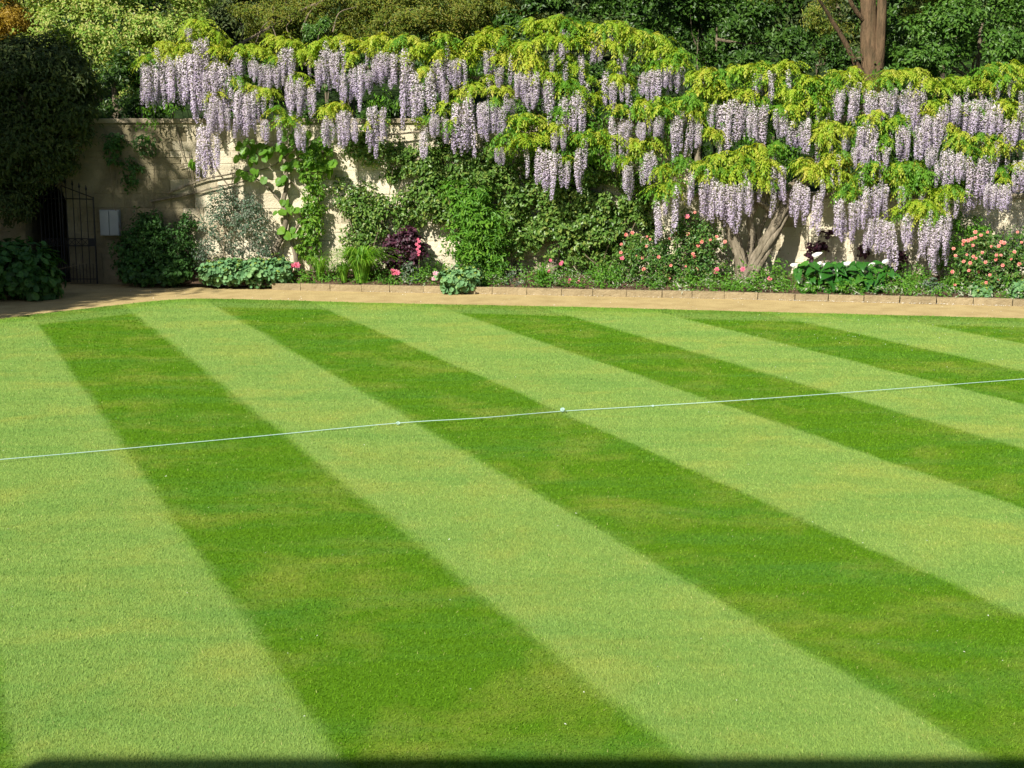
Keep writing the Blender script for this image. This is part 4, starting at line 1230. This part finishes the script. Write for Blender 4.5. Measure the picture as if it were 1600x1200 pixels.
pb2 = Buf()
for _ in range(170):
    x_ = rng.uniform(-2.5, 12); y_ = kerb_y(x_) + rng.uniform(.12, 1.0)
    c = np.array([x_, y_, bed_z(x_, y_) + .10]); m_ = rng.integers(6, 16)
    q = c + rng.normal(0, 1, (m_, 3)) * [.07, .05, .06]
    V, Fc, rv = leaf_arrays(q, unit(rng.normal(0, .5, (m_, 3)) + [0, -.5, .8]), rng.uniform(.04, .09), .35, .2, 0)
    pb2.add(V, Fc, rnd=rv)
M_PALE = leaf_mat('pale_woolly_leaf', [(.22, .28, .18), (.36, .40, .30), (.50, .50, .40)], rough=.8, spec=.1)
tag(pb2.part('pale_seedlings', M_PALE), 'small pale woolly-leaved seedlings dotted along the front of the border', 'ground cover', kind='stuff')

# ------------------------------------------------------------------ WISTERIA
def raceme_mesh(i):
    n = 300
    b = Buf()
    t = np.sort(rng.random(n) ** .85)
    prof = .050 * np.minimum(1, .6 + 3 * t) * (1 - t) ** .28 + .007
    a = rng.random(n) * 6.283
    bend = np.array([rng.normal(0, .02), rng.normal(0, .02)])
    rr = prof * rng.uniform(.75, 1.1, n)
    x = np.cos(a) * rr + bend[0] * np.sin(t * 3); y = np.sin(a) * rr + bend[1] * np.sin(t * 3); z = -t * 1.0
    out = np.column_stack([np.cos(a), np.sin(a), np.full(n, .25)]); out = unit(out + rng.normal(0, .25, out.shape))
    side = unit(np.cross(out, [0, 0, 1.0])); upv = np.cross(side, out)
    c = np.column_stack([x, y, z])
    s = np.where(t > .9, .010, .0142) * rng.uniform(.8, 1.25, n)
    s = s[:, None]
    zz = 1.35
    V = np.stack([c - side * s * .9 + upv * s * .2, c - upv * s * .9 + out * s * .7, c + side * s * .9 + upv * s * .2, c + upv * s * 1.0 + out * s * .2], 1).reshape(-1, 3)
    b.add(V, np.arange(4 * n).reshape(-1, 4), tt=np.repeat(t, 4), rnd=np.repeat(rng.random(n), 4))
    st = smooth_path([[0, 0, .03], [bend[0] * math.sin(1.5), bend[1] * math.sin(1.5), -.5], [0, 0, -.97]], 3)
    Vs, Fs = tube(st, .004, 4)
    b.add(Vs, Fs, tt=np.full(len(Vs), .5), rnd=np.full(len(Vs), .95))
    return b.mesh('raceme', M_RAC)
RM = [raceme_mesh(i) for i in range(14)]
def spray_mesh(mat):
    b = Buf()
    nl = 20
    for i in range(nl):
        a = rng.uniform(-math.pi, math.pi)
        el = rng.uniform(-.1, .9)
        d = np.array([math.cos(a) * math.cos(el), math.sin(a) * math.cos(el) * .8 - .2, math.sin(el) * .7]); d = unit(d)
        L = rng.uniform(.20, .34)
        o = rng.normal(0, 1, 3) * [.07, .05, .025]
        hd = unit(np.array([d[0], d[1], 0])); sd = np.array([-hd[1], hd[0], 0])
        rv = rng.random()
        ts = np.linspace(.25, 1, 6)
        rc_ = [o * (1 - k) + (o + d * L * t + np.array([0, 0, -L * .75 * t * t])) * k for k, t in ((0, 0), (1, .4), (1, .75), (1, 1.0))]
        rc_[0] = np.array([0, 0, -.01])
        Vr = np.concatenate([[q_ - sd * .003, q_ + sd * .003] for q_ in rc_])
        b.add(Vr, np.array([[0, 1, 3], [0, 3, 2], [2, 3, 5], [2, 5, 4], [4, 5, 7], [4, 7, 6]]), rnd=.6)
        for t in ts:
            c = o + d * L * t + np.array([0, 0, -L * .75 * t * t])
            tg = unit(d + np.array([0, 0, -1.5 * t]))
            dirs = [sd, -sd] if t < .99 else [tg]
            for q in dirs:
                ld = unit(q * .75 + tg * .6 + np.array([0, 0, -.45]) + rng.normal(0, .15, 3))
                ll = rng.uniform(.055, .085)
                wv = unit(np.cross(ld, np.array([0, 0, 1.0]) + hd * .3)) * ll * .19
                V = [c, c + ld * ll * .45 + wv, c + ld * ll, c + ld * ll * .45 - wv]
                b.add(V, np.array([[0, 1, 2], [0, 2, 3]]), rnd=np.clip(rv * .7 + rng.random() * .3, 0, 1))
    return b.mesh('leaf_spray', mat)
SM = [spray_mesh(LM['wist']) for _ in range(9)]
SG = [spray_mesh(LM['wist_green']) for _ in range(4)]

PADS_L = '''306,42,20,10 290,52,8,8 325,60,26,11 352,68,8,6 253,72,13,7 240,94,20,7 268,82,18,8 290,76,14,8 343,84,13,10 345,102,15,8 372,82,13,11 388,78,14,11 405,80,18,11 396,97,10,7 428,93,12,8 442,66,22,10 462,68,14,9
370,123,14,8 380,136,10,8 392,139,14,8 333,150,15,8 328,158,8,6 410,142,12,9 424,148,12,10 458,120,16,8 484,131,9,7 434,175,11,9 452,190,16,11 480,85,20,14 505,70,18,12 512,62,10,8 495,100,12,7 512,178,13,10 528,165,13,9
530,62,14,9 565,72,18,13 588,70,18,13 605,80,10,8 545,88,15,8 535,104,12,6 618,68,14,9 610,80,10,7 640,64,18,10 645,84,15,12 662,74,14,12 690,64,22,12 704,88,22,13 735,92,22,12 750,70,26,13 768,55,20,12 790,72,22,14 788,96,20,12 812,82,20,13 828,104,20,12
657,114,14,9 661,131,13,6 636,101,9,5 715,146,14,7 742,140,22,10 765,120,12,7 708,163,20,8 690,172,11,8 775,142,18,9 798,146,10,7 706,196,14,8 669,186,10,5 796,215,22,12 806,192,20,12 583,190,12,7 586,200,9,6 655,190,6,8 770,160,16,8
840,44,22,13 862,38,18,12 884,36,20,10 900,46,16,12 870,62,26,12 845,66,20,11 905,66,18,10 930,44,22,11 958,44,18,11 975,52,14,9 920,68,18,10 962,74,20,14 990,62,20,13 1015,60,16,12 1032,72,20,10 1018,84,20,8 1040,94,22,10 1062,88,16,12 1055,104,14,8 1018,104,14,9 1066,102,8,12
815,72,14,10 835,100,18,11 860,120,16,10 878,94,14,10 888,132,18,11 900,142,14,9 902,106,14,9 925,126,12,7 962,102,8,9 965,125,18,8 978,133,11,7 928,156,14,10 845,122,14,8
978,172,22,12 1004,178,14,12 1012,162,18,10 1036,178,18,11 1030,155,14,9 838,190,18,12 815,218,18,11 850,218,18,10 870,200,12,12 905,172,10,12 932,214,22,10 905,215,14,9 958,220,14,10 985,228,16,9 1010,224,18,11 876,178,10,12
880,250,14,6 860,240,14,6 975,255,14,10 960,246,12,8 1004,243,16,8 1030,272,14,12 1048,292,14,14 1030,300,13,16 1062,256,16,10 1046,268,14,10 824,225,10,12 790,232,10,8'''
PADS_R = '''1085,122,16,11 1104,120,16,12 1125,122,18,12 1150,114,16,10 1172,112,18,11 1192,106,12,11 1205,112,14,12 1228,106,14,11 1240,112,8,9 1092,146,22,14 1118,142,18,12 1140,150,22,11 1162,148,18,10 1188,158,14,9 1190,132,16,10 1098,170,14,12 1094,188,9,9 1068,158,16,12 1060,170,16,12 1085,178,10,12
1224,128,16,10 1215,150,14,12 1235,150,16,12 1225,172,16,11 1248,175,18,12 1245,190,12,8 1265,130,18,13 1285,130,18,12 1272,158,16,14 1290,150,14,12 1288,175,12,10 1305,124,14,11 1322,116,16,9 1340,126,16,10 1360,132,14,9 1380,130,16,11 1312,140,8,8 1365,146,7,6
1285,196,16,11 1305,200,14,11 1285,218,12,13 1302,222,9,10 1345,188,14,10 1362,184,16,10 1378,194,12,9 1392,196,12,10 1322,206,11,9 1340,203,10,6 1188,236,18,10 1210,232,16,10 1150,246,18,10 1120,248,16,10 1108,212,10,12 1122,216,9,12 1168,248,14,9
1103,262,16,11 1105,276,13,10 1122,268,14,10 1148,266,18,11 1150,282,14,9 1172,262,16,12 1196,262,12,14 1190,280,12,12 1202,292,9,10 1135,284,12,6 1252,258,16,10 1270,266,16,11 1292,260,18,11 1288,276,16,10 1272,280,14,8 1320,276,14,10 1338,286,18,12 1332,304,16,12 1318,302,10,10 1360,266,18,12 1378,276,12,10 1312,252,16,10 1350,256,12,9 1300,290,10,8 1306,240,12,9
1395,118,14,9 1412,118,16,10 1432,118,16,10 1448,128,18,11 1468,140,14,8 1480,134,14,9 1500,130,16,10 1518,132,14,9 1540,118,16,12 1558,106,16,9 1575,104,16,9 1590,112,12,10 1560,122,18,10 1540,134,16,9 1588,140,14,10 1608,118,14,14 1450,166,16,9 1470,162,14,8 1452,180,12,8 1465,185,8,8 1520,166,16,7 1508,172,9,6 1570,162,14,9 1584,176,12,12 1588,192,8,8 1402,190,14,10 1412,182,10,8
1486,202,14,10 1500,214,14,11 1508,232,12,10 1492,225,9,11 1535,218,16,10 1556,218,16,10 1570,232,11,10 1545,232,14,10 1384,222,12,12 1378,236,10,8 1380,208,8,8
1400,266,14,12 1408,282,12,12 1425,262,16,10 1440,276,16,11 1432,292,12,9 1447,300,9,7 1484,296,16,9 1498,306,14,9 1470,306,14,7 1456,318,12,8 1412,328,14,9 1428,320,16,8 1445,326,18,9 1440,340,14,10 1466,324,14,8 1460,340,10,8 1405,340,9,7 1390,345,7,6 1446,356,9,8 1470,300,12,8 1416,300,12,10
1562,268,12,9 1570,284,9,9 1590,262,10,7 1540,243,16,6 1602,258,10,8 1422,210,10,8 1520,245,10,6 1600,228,10,8 1605,172,12,10'''
RAC_L = '''218,238,104,164,2 234,252,100,168,2 250,274,96,156,2 270,300,92,160,2 286,318,92,182,2 296,330,66,142,2 312,334,118,172,2 322,358,104,180,3 286,300,50,64,1 322,350,160,210,2 350,360,170,206,1 306,332,198,278,2 332,344,218,262,1
362,384,90,120,2 388,404,100,124,1 400,426,104,140,2 420,446,104,136,2 434,460,82,132,2 364,386,145,206,2 384,404,145,200,2 374,394,150,206,1 408,420,188,222,1 431,440,184,224,1 445,462,128,182,2 460,478,130,185,2 480,494,140,184,1 500,526,84,140,2 490,508,100,130,1 458,480,198,238,2 503,522,188,226,2
518,532,84,140,1 528,544,118,162,2 542,558,112,160,1 555,572,108,165,2 578,604,88,132,3 570,584,114,142,1 602,624,90,136,2 625,645,84,188,2 638,656,116,188,2 648,664,136,192,1 664,678,120,178,1 672,700,98,150,2 688,704,128,162,1 700,730,96,136,2 752,780,84,118,2 776,788,108,138,1 803,818,118,150,1 815,842,120,166,2 790,802,154,178,1 822,836,150,176,1
522,552,178,228,2 572,592,174,232,2 590,606,174,216,1 704,722,168,238,2 720,742,158,238,2 742,766,163,212,2 764,792,165,206,2 668,690,184,214,1 690,704,190,222,1 748,772,185,215,1 655,668,206,246,1 548,560,190,222,1
803,813,120,150,1 812,828,120,164,2 826,842,122,168,2 848,866,130,186,2 875,890,154,212,1 890,912,150,212,2 903,916,94,136,1 922,940,70,98,2 965,982,88,122,1 943,951,114,160,1 950,966,134,170,2 968,976,134,160,1 978,986,136,162,1 998,1010,118,150,1 1008,1032,114,160,2 1030,1056,108,142,2 1055,1068,110,136,1 870,884,75,100,1 856,870,90,112,1
950,962,188,236,1 963,990,194,240,2 992,1012,197,222,2 1020,1042,188,216,2 1045,1053,194,226,1 1052,1070,186,242,2 1074,1092,186,240,2 1092,1100,192,230,1
838,858,238,292,2 855,875,243,306,2 883,891,254,294,1 896,912,238,296,2 972,990,260,306,2 1003,1028,243,286,2 1020,1036,322,380,2 1050,1062,298,366,1 1072,1088,273,320,1 876,886,205,235,1 862,872,212,240,1 772,792,238,258,1'''
RAC_R = '''1093,1104,288,345,1 1104,1125,286,345,2 1124,1138,288,342,1 1136,1156,293,360,2 1155,1166,284,338,1 1165,1177,287,342,1 1204,1214,258,308,1 1213,1229,263,312,1 1180,1196,117,146,1 1197,1212,118,156,1 1122,1146,163,234,2 1139,1156,163,218,1 1150,1168,165,224,2 1166,1184,165,220,1 1182,1204,168,230,2 1209,1231,178,214,2 1229,1250,193,232,2 1249,1270,193,238,2 1302,1322,143,190,2 1324,1343,143,192,2 1349,1370,143,180,2 1370,1388,145,188,1 1386,1406,145,186,1 1112,1121,168,202,1 1334,1354,204,262,2 1352,1372,204,277,2 1318,1331,214,242,1
1239,1254,288,352,1 1252,1267,296,340,1 1269,1286,304,360,2 1302,1324,316,370,2 1323,1346,320,374,2 1345,1359,298,352,1 1361,1378,294,342,2 1377,1393,293,342,1 1355,1370,350,402,2 1368,1384,345,398,1 1380,1399,353,418,2
1328,1346,234,260,2 1345,1363,238,264,1 1377,1393,238,270,2 1405,1423,203,256,2 1424,1444,205,250,1 1446,1466,233,262,1 1458,1469,258,292,1 1468,1492,238,294,2 1492,1510,243,290,2 1507,1526,253,338,2 1527,1552,248,307,2 1536,1560,293,330,2 1557,1580,293,330,2 1580,1604,258,300,2 1402,1413,298,332,1 1409,1426,338,388,2 1421,1434,338,382,1 1440,1452,348,404,1 1450,1467,353,425,2 1465,1475,343,404,1 1477,1487,343,408,1
1420,1446,146,202,2 1438,1458,185,242,2 1456,1478,185,240,2 1484,1502,153,198,2 1503,1530,163,208,2 1524,1546,158,212,2 1544,1566,163,224,2 1588,1606,168,234,2 1398,1426,203,250,1 1555,1566,175,215,1 1568,1592,195,242,1 1408,1420,143,182,1 1535,1560,180,215,1 1572,1592,128,150,1 1420,1432,165,205,1 1600,1612,255,300,1 1470,1486,170,200,1'''
def parse(s): return [tuple(float(v) for v in q.split(',')) for q in s.split()]
def tier(px, py):
    """how far the growth stands out from the wall: lower tiers stand further out"""
    top = float(np.interp(px, [215, 300, 480, 800, 900, 1050, 1080, 1600], [90, 40, 60, 50, 35, 80, 112, 110]))
    return .35 + .75 * min(1, max(0, (py - top) / 230))
def wisteria(label, pads, racs, base, stem_paths, lim_r=290, lim_s=290, fill=()):
    r = root('wisteria', base, label, 'climber')
    b0 = wloc(r)
    for name, pts, off, r0, r1 in stem_paths:
        if r0 < .12:
            wstem(r, pts, off, r0, r1, M_WBARK, name, 14, .2, 7)
            continue
        # a thick stem is several strands fused and twisted together
        q = smooth_path([W(x_, y_, o_) for (x_, y_), o_ in zip(pts, off)], 8)
        T = unit(np.gradient(q, axis=0)); A = unit(np.cross(T, [0.1, 1.0, 0])); B = np.cross(T, A)
        rr = np.linspace(r0, r1, len(q)); sbuf = Buf()
        for k in range(6):
            ang = 2 * math.pi * k / 6 + np.linspace(0, 2.6, len(q)) + .3 * np.sin(np.linspace(0, 9, len(q)) + k)
            c_ = q + (A * np.cos(ang)[:, None] + B * np.sin(ang)[:, None]) * (rr * rng.uniform(.5, .68))[:, None]
            sbuf.add(*tube(c_, rr * rng.uniform(.34, .52) * (1 + .12 * np.sin(np.linspace(0, 14, len(q)) + k * 2)), 9, .22))
        sbuf.add(*tube(q, rr * .7, 10, .1))
        sbuf.part(name, M_WBARK, r, True)
    # racemes
    lst = []
    for (x0, x1, y0, y1, lay) in racs:
        wpx = 3.7
        n1 = max(1, round((x1 - x0) / wpx * (1.15 if lay == 1 else 1.25 if lay == 2 else 1.6) ))
        for i in range(n1):
            px = x0 + 3.5 + (x1 - x0 - 7) * ((i + .5) / n1) + rng.normal(0, 1.3)
            L = (y1 - y0) * rng.uniform(.86, 1.22) * (1 - .18 * abs((i + .5) / n1 - .5) * 2)
            yt = y0 + rng.uniform(-9, 2)
            lst.append((px, yt, L + (y0 - yt) * .6, tier(px, y0 - 5) + .13 + rng.normal(0, .09)))
    for (px, py, rx, ry) in pads:      # single racemes between the leaf pads
        if rng.random() < .55 and not (px < 500 and py > 165):
            L = rng.uniform(26, 52)
            lst.append((px + rng.uniform(-rx, rx) * .8, py + ry * .2, L, tier(px, py) + rng.uniform(-.05, .2)))
    rest = Buf()
    order = sorted(range(len(lst)), key=lambda i: -lst[i][2])
    for rank, i in enumerate(order):
        px, yt, L, off = lst[i]
        p = W(px, yt, off)
        k = p[1] / F_PX
        Lm = L * k
        wsc = rng.uniform(.8, 1.2) * min(1.15, .7 + Lm * .5)
        me = random.choice(RM)
        rz = rng.random() * 6.28
        if rank < lim_r:
            o = link('raceme', me, r, p - b0, (rng.normal(0, .07), rng.normal(0, .07), rz), (wsc, wsc, Lm))
        else:
            V = np.empty(len(me.vertices) * 3, np.float32); me.vertices.foreach_get('co', V); V = V.reshape(-1, 3).astype(float)
            c, s = math.cos(rz), math.sin(rz)
            V = np.column_stack([(V[:, 0] * c - V[:, 1] * s) * wsc, (V[:, 0] * s + V[:, 1] * c) * wsc, V[:, 2] * Lm]) + p
            tt_ = np.empty(len(V), np.float32); me.attributes['tt'].data.foreach_get('value', tt_)
            rn_ = np.empty(len(V), np.float32); me.attributes['rnd'].data.foreach_get('value', rn_)
            rest.add(V, np.array([list(pp_.vertices) for pp_ in me.polygons]), tt=tt_, rnd=rn_)
    if rest.n: rest.part('racemes', M_RAC, r, kind='stuff')
    # leaf sprays
    sl = []
    for (px, py, rx, ry) in pads:
        n1 = 1 if rx * ry < 90 else 2
        for i in range(n1):
            sl.append((px + rng.uniform(-.45, .45) * rx * (n1 > 1), py - ry * .55 + rng.uniform(-.35, .35) * ry, tier(px, py) + rng.uniform(-.12, .08), (rx + ry * 1.3) / 28 * rng.uniform(.9, 1.15)))
    sl.sort(key=lambda q: -q[3])
    fb = Buf()
    for i, (px, py, off, s) in enumerate(sl):
        p = W(px, py, off)
        s = min(1.25, max(.55, s))
        if i < lim_s:
            green = rng.random() < (.12 if py < 150 else .3)
            link('leaf_spray', random.choice(SG if green else SM), r, p - b0, (rng.normal(0, .15), rng.normal(0, .15), rng.normal(0, .5)), (s, s, s * rng.uniform(.8, 1.1)))
        else:
            pass
    # loose leaves filling the pads
    for (px, py, rx, ry) in pads:
        c, rad = blob_m((px, py + 1, rx * .95, ry * .85, tier(px, py) - .02, .22))
        p, nr = blob_points(c, rad, max(4, int(rx * ry * .07)), 7, .07, WAX, .3)
        V, Fc, rv = leaf_arrays(p, nr, .075, .34, .15, .8)
        fb.add(V, Fc, rnd=np.clip(rv * .8 + (.1 if py < 160 else 0), 0, 1))
    fb.part('leaves', LM['wist'], r, kind='stuff')
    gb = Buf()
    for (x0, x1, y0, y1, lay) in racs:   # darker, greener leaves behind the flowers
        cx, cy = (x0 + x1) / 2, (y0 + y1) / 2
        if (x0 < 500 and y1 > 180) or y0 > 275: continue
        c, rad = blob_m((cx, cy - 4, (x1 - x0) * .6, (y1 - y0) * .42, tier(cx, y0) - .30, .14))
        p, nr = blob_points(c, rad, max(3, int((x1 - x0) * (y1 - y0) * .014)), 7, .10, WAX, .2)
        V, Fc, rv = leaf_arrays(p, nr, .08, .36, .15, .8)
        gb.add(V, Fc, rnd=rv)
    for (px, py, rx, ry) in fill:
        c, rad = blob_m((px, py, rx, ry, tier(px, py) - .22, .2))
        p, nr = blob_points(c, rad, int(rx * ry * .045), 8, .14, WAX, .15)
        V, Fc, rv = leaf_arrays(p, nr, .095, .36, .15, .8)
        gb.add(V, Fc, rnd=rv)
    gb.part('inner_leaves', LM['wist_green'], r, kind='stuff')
    # main stems along the wall behind the flowers
    return r
wisteria('long wisteria draped over the tall left wall, yellow-green leaves and lilac racemes', parse(PADS_L), parse(RAC_L), np.array([*W(860, 430, .3)[:2], .3]),
   [('trunk', [(860, 440), (872, 380), (880, 320), (870, 260), (850, 200), (820, 150)], [.35, .25, .2, .2, .3, .3], .09, .05),
    ('branch', [(820, 150), (740, 120), (650, 110), (560, 105), (470, 100), (380, 95), (300, 100), (230, 105)], [.3, .25, .25, .25, .3, .3, .3, .35], .05, .018),
    ('branch', [(850, 200), (910, 140), (980, 120), (1050, 130)], [.3, .3, .3, .35], .045, .02),
    ('branch', [(850, 210), (760, 190), (660, 205), (560, 215)], [.3, .2, .2, .2], .035, .014),
    ('branch', [(235, 315), (290, 305), (340, 292), (400, 280)], [.06, .08, .08, .1], .022, .010),
    ('branch', [(262, 302), (320, 280), (372, 270), (420, 262), (452, 240)], [.06, .08, .1, .1, .15], .020, .010),
    ('branch', [(296, 240), (300, 275), (305, 310), (312, 340)], [.06, .07, .07, .07], .012, .006),
    ('branch', [(330, 250), (345, 275), (358, 292)], [.06, .07, .07], .010, .005),
    ('branch', [(280, 262), (300, 255), (330, 235), (360, 215)], [.06, .07, .07, .07], .012, .006),
    ('branch', [(275, 195), (285, 240), (292, 262), (300, 300)], [.06, .07, .07, .07], .012, .006)], lim_s=290,
   fill=[(255, 168, 42, 12), (232, 200, 14, 18), (590, 152, 34, 14), (580, 190, 14, 12), (820, 190, 40, 30), (870, 205, 45, 30), (800, 225, 40, 22), (910, 150, 40, 34), (850, 110, 40, 26), (920, 190, 40, 30), (950, 235, 60, 26), (1000, 150, 40, 26), (1030, 205, 45, 30), (980, 110, 45, 20), (740, 110, 60, 14), (690, 90, 50, 18), (1040, 250, 30, 30), (900, 240, 40, 25), (480, 165, 16, 20), (420, 165, 20, 14), (660, 160, 16, 16)])
wisteria('wisteria on the lower right wall with a thick forked grey trunk and pale racemes', parse(PADS_R), parse(RAC_R), np.array([*W(1168, 443, .9)[:2], .18]),
   [('trunk', [(1160, 446), (1172, 430), (1184, 405), (1200, 378), (1216, 350), (1226, 325), (1236, 300), (1258, 280)], [.85, .82, .78, .7, .6, .5, .45, .4], .165, .135),
    ('limb', [(1160, 440), (1158, 410), (1150, 380), (1140, 352), (1128, 335), (1118, 315), (1110, 295)], [.72, .66, .6, .55, .5, .5, .5], .14, .09),
    ('limb', [(1162, 430), (1172, 395), (1176, 370), (1172, 345), (1182, 315), (1190, 290)], [.5, .45, .42, .4, .4, .4], .09, .05),
    ('limb', [(1190, 395), (1186, 365), (1198, 335), (1196, 300)], [.5, .42, .38, .35], .05, .03),
    ('limb', [(1222, 335), (1200, 325), (1180, 312), (1160, 300)], [.5, .48, .48, .48], .07, .04),
    ('branch', [(1258, 280), (1300, 262), (1360, 250), (1430, 270), (1500, 260), (1580, 250)], [.4, .4, .4, .45, .45, .45], .09, .03),
    ('branch', [(1110, 295), (1090, 250), (1100, 200), (1150, 160), (1220, 140)], [.5, .45, .4, .35, .35], .08, .03),
    ('branch', [(1258, 280), (1290, 220), (1340, 170), (1420, 150), (1500, 150), (1590, 140)], [.4, .4, .35, .35, .35, .35], .07, .02)],
   fill=[(1100, 200, 50, 30), (1150, 250, 50, 26), (1210, 250, 50, 24), (1180, 205, 50, 24), (1260, 210, 50, 28), (1300, 240, 50, 26), (1360, 235, 50, 24), (1400, 280, 40, 24), (1440, 260, 50, 26), (1500, 260, 40, 28), (1430, 190, 60, 26), (1540, 190, 60, 34), (1120, 150, 50, 22), (1240, 150, 50, 22), (1350, 160, 60, 22), (1500, 150, 60, 20), (1390, 220, 40, 26), (1490, 305, 26, 16)])
# trellis that carries the growth above the wall
def trellis(label, s0, s1, z0, z1):
    r = root('wire_trellis', WP((s0 + s1) / 2, .0, z0), label, 'trellis')
    s = s0
    while s <= s1:
        V, Fq = box(WP(s, -.12, (z0 + z1) / 2), .03, .03, z1 - z0, WAX); part('post', V, Fq, M_IRON, r); s += 1.5
    for k in range(4):
        z = z0 + .2 + (z1 - z0 - .25) * k / 3
        V, Fq = tube([WP(s0, -.12, z), WP(s1, -.12, z)], .006, 5); part('rail', V, Fq, M_IRON, r)
trellis('black iron trellis standing on the tall wall under the left wisteria', sx(225), S_STEP - .1, H1 + .08, H1 + 1.5)
trellis('black iron trellis standing on the low wall under the right wisteria', S_STEP + .2, S_STEP + 9.3, H2 + .08, H2 + 2.0)

# ------------------------------------------------------------------ string across the lawn
sr = root('string_line', G(800, 655, .04), 'pale blue twine stretched low across the striped lawn', 'string')
sp_pts = [(-60, 723), (0, 718), (150, 705), (400, 682), (622, 661), (750, 653), (879, 642.5), (1020, 634), (1175, 624), (1380, 609), (1600, 592), (1680, 586)]
q = smooth_path([G(x_, y_, .055 + .012 * math.sin(i * 1.7)) for i, (x_, y_) in enumerate(sp_pts)], 5)
V, Fq = tube(q, .0046, 6)
part('twine', V, Fq, M_STRING, sr)
for (px, py, rad) in ((622, 661, .02), (879, 642, .022), (1020, 634, .012), (1175, 624, .012)):
    c = G(px, py, .06)
    for k in range(3 if rad > .02 else 1):
        a = np.linspace(0, 2 * math.pi, 11)
        tilt = rng.normal(0, .5, 3)
        V, Fq = tube([c + np.array([math.cos(t) * rad, tilt[0] * rad * math.sin(t), math.sin(t) * rad * .6 + .01 * k]) for t in a], .005, 5)
        part('knot', V, Fq, M_STRING, sr)
